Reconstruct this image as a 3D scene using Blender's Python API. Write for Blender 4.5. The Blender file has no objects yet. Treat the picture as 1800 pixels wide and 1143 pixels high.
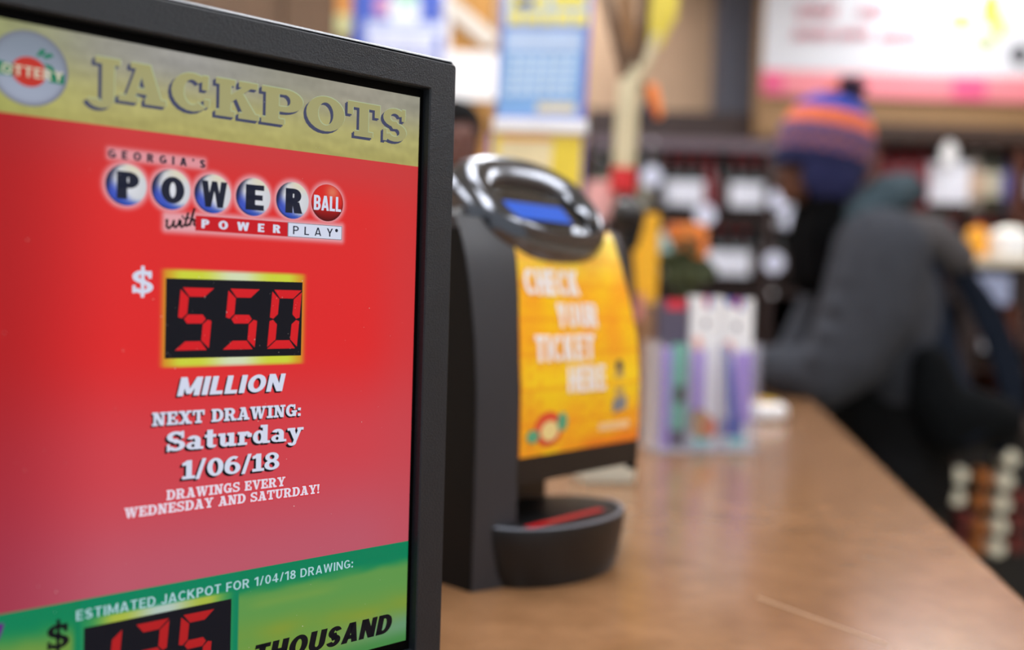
import bpy, bmesh, math, random
from mathutils import Vector, Matrix, noise
random.seed(7)
PI = math.pi
sc = bpy.context.scene
C = sc.collection
# ------------------------------------------------------------------ camera
CAMZ = 1.26
CT = 1.02                       # counter top height
PITCH, ROLL = math.radians(1.9474), math.radians(1.6914)
FPX = 1750.0
_f = Vector((0, math.cos(PITCH), -math.sin(PITCH)))
_u0 = Vector((0, math.sin(PITCH), math.cos(PITCH)))
_r0 = Vector((1, 0, 0))
RT = math.cos(ROLL) * _r0 + math.sin(ROLL) * _u0
UP = -math.sin(ROLL) * _r0 + math.cos(ROLL) * _u0
cam_d = bpy.data.cameras.new('camera')
cam = bpy.data.objects.new('camera', cam_d)
C.objects.link(cam)
m = Matrix.Identity(4)
for i in range(3):
    m[i][0] = RT[i]; m[i][1] = UP[i]; m[i][2] = -_f[i]
m[2][3] = CAMZ
cam.matrix_world = m
cam_d.sensor_fit = 'HORIZONTAL'; cam_d.sensor_width = 36; cam_d.lens = 35
cam_d.clip_start = 0.02; cam_d.clip_end = 60
cam_d.dof.use_dof = True
cam_d.dof.focus_distance = 0.525
cam_d.dof.aperture_fstop = 2.8
sc.camera = cam
CAM = Vector((0, 0, CAMZ))
# ------------------------------------------------------------------ light
w = bpy.data.worlds.new('world'); sc.world = w
w.use_nodes = True
w.node_tree.nodes['Background'].inputs[0].default_value = (0.86, 0.93, 1.0, 1)
w.node_tree.nodes['Background'].inputs[1].default_value = 0.52
sc.view_settings.view_transform = 'Standard'
sc.view_settings.look = 'None'
sc.view_settings.exposure = 0.12
sc.view_settings.gamma = 1.0
sc.view_settings.use_curve_mapping = False
LAMP = 10.6                       # ceiling light panels

def ray(px, py):
    return RT * ((px - 900) / FPX) - UP * ((py - 571.5) / FPX) + _f
def at(px, py, Y):
    d = ray(px, py); return CAM + d * (Y / d.y)
def hit(px, py, z=CT):
    d = ray(px, py); return CAM + d * ((z - CAMZ) / d.z)

# ------------------------------------------------------------------ materials
def lin(c):
    return tuple(((x / 255) / 12.92 if x / 255 <= 0.04045 else ((x / 255 + 0.055) / 1.055) ** 2.4) for x in c)
MATS = {}
def pm(name, rgb, rough=0.5, metal=0.0, spec=0.5, var=0.12, scale=18.0, bump=0.0, bscale=200.0, emit=None, estr=1.0, trans=0.0, rgb2=None, stretch=None, coat=0.0):
    """node material: noise-varied base colour, optional fine bump"""
    if name in MATS: return MATS[name]
    mt = bpy.data.materials.new(name); mt.use_nodes = True
    nt = mt.node_tree; b = nt.nodes['Principled BSDF']
    c = lin(rgb)
    tc = nt.nodes.new('ShaderNodeTexCoord')
    mp = nt.nodes.new('ShaderNodeMapping'); nt.links.new(tc.outputs['Object'], mp.inputs[0])
    if stretch: mp.inputs['Scale'].default_value = stretch
    nz = nt.nodes.new('ShaderNodeTexNoise'); nz.inputs['Scale'].default_value = scale; nz.inputs['Detail'].default_value = 4
    nt.links.new(mp.outputs[0], nz.inputs['Vector'])
    rp = nt.nodes.new('ShaderNodeValToRGB')
    a = lin(rgb2) if rgb2 else tuple(x * (1 - var) for x in c)
    d = c if rgb2 else tuple(min(1, x * (1 + var)) for x in c)
    rp.color_ramp.elements[0].color = (*a, 1); rp.color_ramp.elements[1].color = (*d, 1)
    rp.color_ramp.elements[0].position = 0.3; rp.color_ramp.elements[1].position = 0.7
    nt.links.new(nz.outputs['Fac'], rp.inputs[0]); nt.links.new(rp.outputs[0], b.inputs['Base Color'])
    b.inputs['Roughness'].default_value = rough; b.inputs['Metallic'].default_value = metal
    b.inputs['Specular IOR Level'].default_value = spec
    b.inputs['Transmission Weight'].default_value = trans
    b.inputs['Coat Weight'].default_value = coat
    if emit:
        b.inputs['Emission Color'].default_value = (*lin(emit), 1); b.inputs['Emission Strength'].default_value = estr
    if bump:
        n2 = nt.nodes.new('ShaderNodeTexNoise'); n2.inputs['Scale'].default_value = bscale; n2.inputs['Detail'].default_value = 3
        nt.links.new(tc.outputs['Object'], n2.inputs['Vector'])
        bp = nt.nodes.new('ShaderNodeBump'); bp.inputs['Strength'].default_value = bump; bp.inputs['Distance'].default_value = 0.002
        nt.links.new(n2.outputs['Fac'], bp.inputs['Height']); nt.links.new(bp.outputs[0], b.inputs['Normal'])
    MATS[name] = mt
    return mt
def screen_mat(name, rgb=None, strength=0.86):
    """lit display pixels: colour from the picture (attribute) or one colour"""
    if name in MATS: return MATS[name]
    mt = bpy.data.materials.new(name); mt.use_nodes = True
    nt = mt.node_tree; b = nt.nodes['Principled BSDF']
    b.inputs['Base Color'].default_value = (0.004, 0.004, 0.004, 1)
    b.inputs['Roughness'].default_value = 0.45; b.inputs['Specular IOR Level'].default_value = 0.12
    b.inputs['Emission Strength'].default_value = strength
    if rgb: b.inputs['Emission Color'].default_value = (*lin(rgb), 1)
    else:
        at_ = nt.nodes.new('ShaderNodeAttribute'); at_.attribute_name = 'Col'
        nt.links.new(at_.outputs['Color'], b.inputs['Emission Color'])
    MATS[name] = mt
    return mt
def print_mat(name, rough=0.35):
    """printed paper whose ink colours sit in the attribute"""
    if name in MATS: return MATS[name]
    mt = bpy.data.materials.new(name); mt.use_nodes = True
    nt = mt.node_tree; b = nt.nodes['Principled BSDF']
    at_ = nt.nodes.new('ShaderNodeAttribute'); at_.attribute_name = 'Col'
    nt.links.new(at_.outputs['Color'], b.inputs['Base Color'])
    b.inputs['Roughness'].default_value = rough
    MATS[name] = mt
    return mt

# ------------------------------------------------------------------ mesh helpers
class MB:
    def __init__(s): s.v = []; s.f = []; s.mi = []; s.cols = []; s.cur = 0
    def add(s, vs, fs, M=None):
        o = len(s.v)
        s.v += [tuple(M @ Vector(p)) if M else tuple(p) for p in vs]
        for f in fs: s.f.append([i + o for i in f]); s.mi.append(s.cur)
        return s
    def box(s, x0, x1, y0, y1, z0, z1, M=None):
        vs = [(x, y, z) for x in (x0, x1) for y in (y0, y1) for z in (z0, z1)]
        return s.add(vs, [(0, 1, 3, 2), (4, 6, 7, 5), (0, 4, 5, 1), (2, 3, 7, 6), (0, 2, 6, 4), (1, 5, 7, 3)], M)
    def loft(s, rings, cap0=True, cap1=True, closed=True, M=None):
        n = len(rings[0]); vs = [p for r in rings for p in r]; fs = []
        for i in range(len(rings) - 1):
            for j in range(n if closed else n - 1):
                k = (j + 1) % n
                fs.append((i * n + j, i * n + k, (i + 1) * n + k, (i + 1) * n + j))
        if cap0: fs.append(tuple(range(n))[::-1])
        if cap1: fs.append(tuple((len(rings) - 1) * n + j for j in range(n)))
        return s.add(vs, fs, M)
    def lathe(s, prof, n=20, o=(0, 0, 0), M=None):
        rings = [[(o[0] + r * math.cos(2 * PI * j / n), o[1] + r * math.sin(2 * PI * j / n), o[2] + z) for j in range(n)] for r, z in prof]
        return s.loft(rings, M=M)
    def tube(s, pts, rad, n=10):
        pts = [Vector(p) for p in pts]; rings = []
        if not isinstance(rad, (list, tuple)): rad = [rad] * len(pts)
        for i, p in enumerate(pts):
            t = (pts[min(i + 1, len(pts) - 1)] - pts[max(i - 1, 0)]).normalized()
            a = t.cross(Vector((0.13, 0.31, 0.94)))
            if a.length < 0.2: a = t.cross(Vector((1, 0, 0)))
            a.normalize(); b = t.cross(a)
            rings.append([tuple(p + (a * math.cos(2 * PI * j / n) + b * math.sin(2 * PI * j / n)) * rad[i]) for j in range(n)])
        return s.loft(rings)
    def ell(s, c, r, nu=20, nv=12, M=None):
        rings = []
        for i in range(1, nv):
            th = PI * i / nv
            rings.append([(c[0] + r[0] * math.sin(th) * math.cos(2 * PI * j / nu), c[1] + r[1] * math.sin(th) * math.sin(2 * PI * j / nu), c[2] - r[2] * math.cos(th)) for j in range(nu)])
        return s.loft(rings, M=M)
    def capsule(s, a, b, ra, rb, n=16):
        a, b = Vector(a), Vector(b); t = (b - a)
        if t.length < 1e-6: t = Vector((0, 0, 1))
        t.normalize(); x = t.orthogonal().normalized(); y = t.cross(x); rings = []
        for k in range(1, 6):
            an = PI / 2 * (1 - k / 5); rings.append((a - t * ra * math.sin(an), ra * math.cos(an)))
        for k in range(0, 5):
            an = PI / 2 * k / 5; rings.append((b + t * rb * math.sin(an), rb * math.cos(an)))
        return s.loft([[tuple(c + (x * math.cos(2 * PI * j / n) + y * math.sin(2 * PI * j / n)) * r) for j in range(n)] for c, r in rings])
    def poly(s, pts2, fn):
        return s.add([fn(*p) for p in pts2], [tuple(range(len(pts2)))])
    def build(s, name, mats, parent=None, smooth=False, bevel=0.0, seg=2, cols=None, angle=40):
        me = bpy.data.meshes.new(name)
        me.from_pydata(s.v, [], s.f)
        if not isinstance(mats, (list, tuple)): mats = [mats]
        for q in mats: me.materials.append(q)
        for p, q in zip(me.polygons, s.mi): p.material_index = q
        bm = bmesh.new(); bm.from_mesh(me)
        bmesh.ops.recalc_face_normals(bm, faces=bm.faces) if not cols else None
        bm.to_mesh(me); bm.free()
        if cols:
            ca = me.color_attributes.new('Col', 'FLOAT_COLOR', 'POINT')
            for i, c in enumerate(cols): ca.data[i].color = (*c, 1)
        if smooth:
            for p in me.polygons: p.use_smooth = True
            try: me.set_sharp_from_angle(angle=math.radians(angle))
            except Exception: pass
        o = bpy.data.objects.new(name, me); C.objects.link(o)
        if parent: o.parent = parent
        if bevel:
            bv = o.modifiers.new('bevel', 'BEVEL'); bv.width = bevel; bv.segments = seg; bv.limit_method = 'ANGLE'
        return o
def tag(o, label=None, cat=None, group=None, kind=None):
    if label: o['label'] = label
    if cat: o['category'] = cat
    if group: o['group'] = group
    if kind: o['kind'] = kind
    return o
def thing(name, label, cat, loc=(0, 0, 0), rz=0.0, group=None):
    o = bpy.data.objects.new(name, None); C.objects.link(o)
    o.empty_display_size = 0.05
    o.location = loc; o.rotation_euler = (0, 0, rz)
    return tag(o, label, cat, group)
def copy_tree(o, parent=None):
    c = o.copy(); C.objects.link(c)
    if parent: c.parent = parent
    for ch in list(o.children): copy_tree(ch, c)
    return c
def rrect(x0, x1, z0, z1, r, y, n=4):
    pts = []
    for cx_, cz_, a0 in ((x1 - r, z1 - r, 0), (x0 + r, z1 - r, 90), (x0 + r, z0 + r, 180), (x1 - r, z0 + r, 270)):
        for k in range(n + 1):
            a = math.radians(a0 + 90 * k / n); pts.append((cx_ + r * math.cos(a), y, cz_ + r * math.sin(a)))
    return pts

# ------------------------------------------------------------------ lettering
def RC(x0, y0, x1, y1): return [(x0, y0), (x1, y0), (x1, y1), (x0, y1)]
def AR(cx, cy, rx, ry, a0, a1, wx, wy, n=14):
    out = []
    for i in range(n):
        a = math.radians(a0 + (a1 - a0) * i / n); b = math.radians(a0 + (a1 - a0) * (i + 1) / n)
        out.append([(cx + rx * math.cos(a), cy + ry * math.sin(a)), (cx + rx * math.cos(b), cy + ry * math.sin(b)),
                    (cx + (rx - wx) * math.cos(b), cy + (ry - wy) * math.sin(b)), (cx + (rx - wx) * math.cos(a), cy + (ry - wy) * math.sin(a))])
    return out
def sans_glyphs(w, t):
    """upright heavy sans face, cap height 1: stem width w, bar height t"""
    st = lambda x: RC(x, 0, x + w, 1)
    q = w * .62
    return {
     'A': (.74, [[(0, 0), (w, 0), (.37 + w * .40, 1), (.37 - w * .55, 1)], [(.74 - w, 0), (.74, 0), (.37 + w * .55, 1), (.37 - w * .40, 1)], RC(.16, .18, .58, .18 + t)]),
     'B': (.64, [st(0), RC(0, 0, .36, t), RC(0, .5 - t / 2, .36, .5 + t / 2), RC(0, 1 - t, .34, 1)] + AR(.34, .75 - t / 4, .28, .25 + t / 4, -90, 90, w, t) + AR(.34, .25 + t / 4, .30, .25 + t / 4, -90, 90, w, t)),
     'C': (.68, AR(.38, .5, .38, .5, 42, 318, w, t)),
     'D': (.70, [st(0), RC(0, 0, .34, t), RC(0, 1 - t, .34, 1)] + AR(.32, .5, .38, .5, -90, 90, w, t)),
     'E': (.56, [st(0), RC(0, 0, .56, t), RC(0, .5 - t / 2, .52, .5 + t / 2), RC(0, 1 - t, .56, 1)]),
     'F': (.54, [st(0), RC(0, .46 - t / 2, .50, .46 + t / 2), RC(0, 1 - t, .54, 1)]),
     'G': (.74, AR(.38, .5, .38, .5, 42, 322, w, t) + [RC(.40, .36, .74, .36 + t), RC(.74 - w, .10, .74, .40)]),
     'H': (.68, [st(0), st(.68 - w), RC(0, .5 - t / 2, .68, .5 + t / 2)]),
     'I': (w, [st(0)]),
     'J': (.50, [RC(.50 - w, .24, .50, 1)] + AR(.25, .25, .25, .25, -180, 0, w, t)),
     'K': (.72, [st(0), [(w, .34), (w, .62), (.68 - w * 1.05, 1), (.70, 1)], [(w, .60), (w + .14, .68), (.72, 0), (.72 - w * 1.25, 0)]]),
     'L': (.52, [st(0), RC(0, 0, .52, t)]),
     'M': (.88, [st(0), st(.88 - w), [(0, 1), (w * 1.05, 1), (.44 + q * .6, .1), (.44 - q * .6, .1)], [(.88 - w * 1.05, 1), (.88, 1), (.44 + q * .6, .1), (.44 - q * .6, .1)]]),
     'N': (.72, [RC(0, 0, w * .9, 1), RC(.72 - w * .9, 0, .72, 1), [(0, 1), (w * 1.1, 1), (.72, 0), (.72 - w * 1.1, 0)]]),
     'O': (.78, AR(.39, .5, .39, .5, 0, 360, w, t, 26)),
     'P': (.62, [st(0), RC(0, .40, .34, .40 + t), RC(0, 1 - t, .34, 1)] + AR(.33, .70, .29, .30, -90, 90, w, t)),
     'R': (.68, [st(0), RC(0, .42, .34, .42 + t), RC(0, 1 - t, .34, 1), [(.26, .46), (.26 + w, .46), (.68, 0), (.68 - w * 1.15, 0)]] + AR(.34, .71, .29, .29, -90, 90, w, t)),
     'S': (.62, AR(.31, .71, .29, .29, 15, 268, w * .95, t) + AR(.31, .29, .31, .29, -165, 88, w * .95, t) + [[(.10, .62), (.10 + w, .70), (.52, .36), (.52 - w, .30)]]),
     'T': (.62, [RC(.31 - w / 2, 0, .31 + w / 2, 1), RC(0, 1 - t, .62, 1)]),
     'U': (.70, [RC(0, .32, w, 1), RC(.70 - w, .32, .70, 1)] + AR(.35, .34, .35, .34, -180, 0, w, t)),
     'W': (1.02, [[(0, 1), (w, 1), (.26 + w * .5, 0), (.26 - w * .42, 0)], [(.51 - w * .42, 1), (.51 + w * .3, 1), (.26 + w * .5, 0), (.26 - w * .3, 0)], [(.51 - w * .3, 1), (.51 + w * .42, 1), (.76 + w * .3, 0), (.76 - w * .5, 0)], [(1.02 - w, 1), (1.02, 1), (.76 + w * .42, 0), (.76 - w * .5, 0)]]),
     'Y': (.70, [[(0, 1), (w * 1.1, 1), (.35 + w * .5, .40), (.35 - w * .5, .40)], [(.70 - w * 1.1, 1), (.70, 1), (.35 + w * .5, .40), (.35 - w * .5, .40)], RC(.35 - w / 2, 0, .35 + w / 2, .44)]),
     "'": (w * .9, [[(0, 1), (w * .9, 1), (w * .7, .66), (w * .1, .66)]]), ':': (w, [RC(0, 0, w, .2), RC(0, .5, w, .7)]), '/': (.40, [[(0, 0), (w * .8, 0), (.40, 1), (.40 - w * .8, 1)]]), ' ': (.22, []),
     '0': (.60, AR(.30, .5, .30, .5, 0, 360, w, t, 22)), '1': (.40, [RC(.40 - w, 0, .40, 1), [(0, .70), (0, .86), (.40 - w, 1), (.40 - w, .80)]]),
     '4': (.64, [RC(.50 - w, 0, .50, 1), RC(0, .22, .64, .22 + t), [(0, .22 + t), (0, .26), (.50 - w, 1), (.50 - w, .76)]]),
     '8': (.60, AR(.30, .28, .30, .28, 0, 360, w, t, 18) + AR(.30, .74, .27, .26, 0, 360, w, t, 18))}
def sans(text, w=.22, t=.18, gap=.12):
    G_ = sans_glyphs(w, t); polys = []; x = 0
    for ch in text:
        adv, ps = G_[ch]; polys += [[(a + x, c) for a, c in p] for p in ps]; x += adv + gap
    x -= gap
    return [[(a / x, c) for a, c in p] for p in polys]
S = 0.16   # slab thickness
SLAB = {   # heavy slab-serif face: (advance, polygons)
 'A': (.92, [[(.10, 0), (.28, 0), (.50, 1), (.36, 1)], [(.36, 1), (.60, 1), (.86, 0), (.58, 0)], RC(.24, .24, .66, .38), RC(0, 0, .38, S), RC(.50, 0, .92, S), RC(.22, .86, .60, 1)]),
 'C': (.82, AR(.42, .5, .42, .5, 48, 312, .25, .17) + [RC(.62, .60, .75, .98), RC(.66, .16, .78, .36)]),
 'D': (.86, [RC(.08, 0, .33, 1), RC(0, 0, .45, S), RC(0, 1 - S, .45, 1)] + AR(.42, .5, .44, .5, -90, 90, .26, .16)),
 'E': (.76, [RC(.08, 0, .33, 1), RC(0, 0, .76, S), RC(0, 1 - S, .72, 1), RC(.30, .43, .54, .57), RC(.46, .32, .56, .68), RC(.60, 0, .76, .36), RC(.58, .66, .72, 1)]),
 'G': (.90, AR(.42, .5, .42, .5, 48, 330, .25, .17) + [RC(.62, .60, .75, .98), RC(.46, .34, .90, .49), RC(.58, .02, .82, .42)]),
 'I': (.48, [RC(.12, 0, .36, 1), RC(0, 0, .48, S), RC(0, 1 - S, .48, 1)]),
 'J': (.62, [RC(.24, -.05, .50, 1), RC(.10, 1 - S, .62, 1)] + AR(.22, -.03, .28, .22, -175, 0, .24, .17)),
 'K': (.96, [RC(.08, 0, .33, 1), RC(0, 0, .42, S), RC(0, 1 - S, .42, 1), [(.30, .36), (.30, .58), (.66, .92), (.84, .92)], [(.42, .58), (.60, .66), (.92, .08), (.62, .08)], RC(.50, 0, .96, S), RC(.50, 1 - S, .92, 1)]),
 'N': (.92, [RC(.10, 0, .27, 1), RC(.64, 0, .80, 1), [(.08, 1), (.36, 1), (.80, 0), (.54, 0)], RC(0, 0, .38, S), RC(0, 1 - S, .30, 1), RC(.52, 1 - S, .92, 1)]),
 'O': (.86, AR(.43, .5, .43, .5, 0, 360, .26, .17, 24)),
 'P': (.80, [RC(.08, 0, .33, 1), RC(0, 0, .44, S), RC(0, 1 - S, .45, 1), RC(.3, .36, .45, .51)] + AR(.44, .68, .36, .32, -90, 90, .25, .15)),
 'R': (.92, [RC(.08, 0, .33, 1), RC(0, 0, .43, S), RC(0, 1 - S, .45, 1), RC(.3, .40, .45, .54), [(.40, .46), (.64, .46), (.82, .06), (.56, .06)], RC(.54, 0, .92, S)] + AR(.44, .70, .36, .30, -90, 90, .25, .15)),
 'S': (.74, AR(.37, .72, .36, .28, 20, 262, .22, .15) + AR(.37, .28, .37, .28, -160, 82, .22, .15) + [[(.16, .60), (.42, .62), (.58, .40), (.32, .38)], RC(.58, .64, .69, 1), RC(.02, 0, .13, .36)]),
 'T': (.84, [RC(.30, 0, .54, 1), RC(0, 1 - S, .84, 1), RC(0, .62, .14, 1), RC(.70, .62, .84, 1), RC(.18, 0, .66, S)]),
 'U': (.88, [RC(.10, .30, .34, 1), RC(.60, .30, .76, 1), RC(0, 1 - S, .44, 1), RC(.50, 1 - S, .88, 1)] + AR(.43, .34, .33, .34, -180, 0, .22, .17)),
 'V': (.90, [[(.08, 1), (.36, 1), (.56, 0), (.38, 0)], [(.66, 1), (.82, 1), (.56, 0), (.42, 0)], RC(0, 1 - S, .42, 1), RC(.54, 1 - S, .90, 1)]),
 'W': (1.24, [[(.06, 1), (.32, 1), (.48, 0), (.28, 0)], [(.54, 1), (.66, 1), (.48, 0), (.34, 0)], [(.52, 1), (.76, 1), (.92, 0), (.72, 0)], [(1.02, 1), (1.16, 1), (.92, 0), (.80, 0)], RC(0, 1 - S, .40, 1), RC(.46, 1 - S, .80, 1), RC(.90, 1 - S, 1.24, 1)]),
 'X': (.92, [[(.08, 1), (.38, 1), (.84, 0), (.54, 0)], [(.64, 1), (.82, 1), (.28, 0), (.10, 0)], RC(0, 0, .38, S), RC(.50, 0, .92, S), RC(0, 1 - S, .42, 1), RC(.54, 1 - S, .90, 1)]),
 'Y': (.90, [[(.06, 1), (.34, 1), (.56, .42), (.36, .36)], [(.66, 1), (.82, 1), (.58, .38), (.44, .46)], RC(.34, 0, .58, .46), RC(0, 1 - S, .42, 1), RC(.54, 1 - S, .90, 1), RC(.22, 0, .70, S)]),
 ':': (.26, [RC(.02, 0, .25, .22), RC(.02, .46, .25, .68)]),
 '!': (.28, [RC(.03, 0, .26, .20), [(.0, 1), (.28, 1), (.20, .28), (.08, .28)]]),
 '/': (.50, [[(0, -.06), (.18, -.06), (.50, 1.04), (.32, 1.04)]]),
 ' ': (.40, []),
 '1': (.56, [RC(.18, 0, .44, 1), RC(0, 0, .60, S), [(.0, .72), (.0, .86), (.24, 1), (.24, .76)]]),
 '0': (.78, AR(.39, .5, .39, .5, 0, 360, .25, .15, 24)),
 '6': (.78, AR(.39, .34, .39, .34, 0, 360, .24, .14, 20) + AR(.45, .44, .45, .56, 62, 190, .25, .15)),
 '8': (.78, AR(.39, .29, .39, .29, 0, 360, .24, .14, 20) + AR(.39, .74, .35, .26, 0, 360, .22, .13, 20)),
 'a': (.70, [RC(.36, 0, .58, .50), RC(.50, 0, .70, .13)] + AR(.30, .48, .28, .24, 0, 160, .24, .14) + AR(.27, .20, .27, .20, 0, 360, .20, .11, 16)),
 't': (.52, [RC(.10, .14, .34, .95), RC(0, .56, .48, .71)] + AR(.31, .19, .21, .19, -180, -20, .2, .13)),
 'u': (.78, [RC(.08, .2, .30, .71), RC(.46, 0, .68, .71), RC(0, .57, .2, .71), RC(.38, .57, .6, .71), RC(.60, 0, .78, .13)] + AR(.30, .22, .22, .22, -180, 0, .2, .14)),
 'r': (.62, [RC(.08, 0, .30, .71), RC(0, .57, .25, .71), RC(0, 0, .42, .13)] + AR(.40, .44, .20, .28, 10, 170, .18, .15) + [RC(.44, .40, .62, .60)]),
 'd': (.78, [RC(.44, 0, .66, 1), RC(.34, .86, .60, 1), RC(.55, 0, .78, .13)] + AR(.29, .36, .29, .36, 0, 360, .21, .14, 20)),
 'y': (.76, [[(.06, .71), (.30, .71), (.48, .1), (.32, .0)], [(.54, .71), (.70, .71), (.40, -.14), (.25, -.12)], RC(0, .57, .36, .71), RC(.46, .57, .76, .71)] + AR(.22, -.10, .2, .18, -180, 10, .18, .13)),
 '$': (.74, AR(.37, .68, .36, .24, 20, 262, .22, .14) + AR(.37, .30, .37, .24, -160, 82, .22, .14) + [[(.16, .60), (.42, .62), (.58, .42), (.32, .38)], RC(.56, .62, .68, .9), RC(.02, .08, .13, .36), RC(.31, -.08, .43, 1.08)]),
}
def slab(text, gap=.05):
    polys = []; x = 0
    for ch in text:
        adv, ps = SLAB[ch]
        polys += [[(px + x, py) for px, py in p] for p in ps]
        x += adv + gap
    x -= gap
    return [[(px / x, py) for px, py in p] for p in polys]

# ------------------------------------------------------------------ the setting
RX0, RX1, RY0, RY1, RH = -3.2, 3.6, -1.2, 5.3, 3.0
def struct(name, mb, mat, **k): return tag(mb.build(name, mat, **k), kind='structure')
struct('floor', MB().box(RX0, RX1, RY0, RY1, -0.05, 0), pm('floor_vinyl', (196, 186, 166), 0.35, var=.06, scale=3))
struct('ceiling', MB().box(RX0, RX1, RY0, RY1, RH, RH + .05), pm('ceiling_board', (225, 222, 214), 0.9, var=.03))
struct('wall_back', MB().box(RX0, RX1, RY1, RY1 + .1, 0, RH), pm('tan_plaster', (176, 146, 118), 0.85, var=.05, scale=4))
struct('wall_left', MB().box(RX0 - .1, RX0, RY0, RY1, 0, RH), pm('tan_plaster', (206, 174, 142)))
struct('wall_right', MB().box(RX1, RX1 + .1, RY0, RY1, 0, RH), pm('tan_plaster', (206, 174, 142)))
lamp_m = pm('lamp_diffuser', (255, 255, 255), 0.6, emit=(248, 250, 255), estr=LAMP)
lamp_f = pm('lamp_frame', (235, 235, 232), 0.5)
k = 0
for lx in (-1.9, 0.1, 2.1):
    for ly in (-0.35, 1.35, 3.05, 4.6):
        t = thing('ceiling_light', 'recessed ceiling light panel %s, %s' % ({-1.9: 'on the left side', .1: 'above the counter line', 2.1: 'on the right side'}[lx], {-.35: 'behind the viewer', 1.35: 'above the ticket checker', 3.05: 'above the customer', 4.6: 'near the back wall'}[ly]), 'light', (lx, ly, RH), 0, 'ceiling light panels')
        MB().box(-.3, .3, -.6, .6, -.012, -.004).build('diffuser', lamp_m, t)
        f_ = MB()
        f_.box(-.33, -.3, -.63, .63, -.02, 0); f_.box(.3, .33, -.63, .63, -.02, 0); f_.box(-.3, .3, -.63, -.6, -.02, 0); f_.box(-.3, .3, .6, .63, -.02, 0)
        f_.build('frame', lamp_f, t)

# ------------------------------------------------------------------ sales counter
E1, E2 = Vector((.435, .853)), Vector((.742, 2.473))
ed = (E2 - E1).normalized(); en = Vector((-ed.y, ed.x))          # along the edge / inwards (left)
CW = .66
cyaw = math.atan2(ed.y, ed.x) - PI / 2
t_end = (2.56 - E1.y) / ed.y; t_start = (-0.25 - E1.y) / ed.y
c0 = E1 + ed * t_start
clen = t_end - t_start
ctr = thing('sales_counter', 'long brown laminate sales counter running away to the right', 'counter', (c0.x, c0.y, 0), cyaw)
lam = pm('brown_laminate', (143, 105, 73), 0.19, rgb2=(125, 90, 60), scale=26, spec=.5)
mt = lam.node_tree
MB().box(-CW, 0, 0, clen, CT - .04, CT).build('worktop', lam, ctr, bevel=.004)
MB().box(-CW + .03, -.03, .03, clen - .03, .08, CT - .04).build('front_panel', pm('dark_wood', (52, 34, 26), .5, scale=30, stretch=(1, 1, .1)), ctr)
MB().box(-CW + .06, -.06, .06, clen - .06, 0, .08).build('plinth', pm('black_kick', (20, 18, 17), .6), ctr)
def cloc(v): d = Vector((v.x, v.y)) - c0; return (-(d.dot(en)), d.dot(ed))
a, b = cloc(hit(1330, 1050)), cloc(hit(1560, 1133))
dv = (Vector(b) - Vector(a)).normalized(); nv = Vector((-dv.y, dv.x)) * .0011
sm = MB(); q = [Vector(a) + nv, Vector(a) - nv, Vector(b) - nv, Vector(b) + nv]
sm.loft([[(p.x, p.y, CT - .0005) for p in q], [(p.x, p.y, CT + .0003) for p in q]])
sm.build('worktop_scratch', pm('pale_scratch', (172, 138, 108), .4), ctr)

# ------------------------------------------------------------------ jackpot display
DY = math.radians(42.18)
du = Vector((math.cos(DY), math.sin(DY), 0))
TR = Vector((-.0546, .5538, CAMZ + .1054))
dc = TR - du * .1143
ZT = TR.z - CT                                   # top of the picture above the counter
disp = thing('jackpot_display', 'black framed upright screen showing red and gold lottery jackpots', 'display', (dc.x, dc.y, CT), DY)
def sx(u): return (u - 114.3) / 1000
def sz(v): return ZT - v / 1000
bez_m = pm('bezel_plastic', (25, 31, 38), .42, var=.1, scale=60, bump=.35, bscale=1400, spec=.5)
dark_m = pm('black_plastic', (9, 9, 10), .5, var=.2)
hou_m = pm('housing_plastic', (60, 65, 73), .34, var=.08, bump=.12, bscale=1400)
b = MB()
ins = lambda e, y, r: rrect(sx(-3.0 - e), sx(231.4 + e), sz(309.0 + e), sz(-4.6 - e), r, y)
out = lambda e, y, r: rrect(sx(-21.5 - e), sx(249.6 + e), sz(327 + e), sz(-20.6 - e), r, y)
b.loft([out(0, .004, .002), out(0, -.0048, .002), out(-.6, -.0055, .002), ins(.9, -.0055, .001), ins(.2, -.0048, .0008), ins(0, -.0035, .0006), ins(0, .0012, .0006)], cap0=False, cap1=False)
b.build('bezel', bez_m, disp, smooth=True, angle=25)
b = MB()
oh = lambda e, y, r: rrect(sx(-22.5 - e), sx(250.2 + e), sz(328 + e), sz(-23.6 - e), r, y)
b.loft([oh(-2.2, .0035, .002), oh(-2.2, -.0036, .002), oh(-2.0, -.0046, .003), oh(-1.0, -.0036, .003), oh(-.2, -.0016, .003), oh(0, .0006, .003), oh(0, .012, .003), oh(-4, .03, .006), oh(-30, .05, .01)], cap0=False)
b.build('housing', hou_m, disp, smooth=True, angle=35)
# back vents and stand
v = MB()
for i in range(9): v.box(sx(70), sx(160), .0495, .0515, sz(70 + i * 8), sz(66 + i * 8))
v.build('vent', dark_m, disp)
MB().box(sx(84), sx(144), .02, .05, .006, sz(300)).build('stand_neck', dark_m, disp, bevel=.004)
b = MB(); b.loft([rrect(sx(14), sx(214), -.03, .15, .02, 0), rrect(sx(14), sx(214), -.03, .15, .02, .012)])
b.v = [(x, z, y) for x, y, z in b.v]
b.build('stand_foot', dark_m, disp, bevel=.003)
# black glass margin round the picture
b = MB(); b.box(sx(-6), sx(234), .0006, .003, sz(312), sz(-8)); b.build('panel_margin', pm('panel_black', (3, 3, 3), .5, var=.1, spec=.08), disp)

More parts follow.
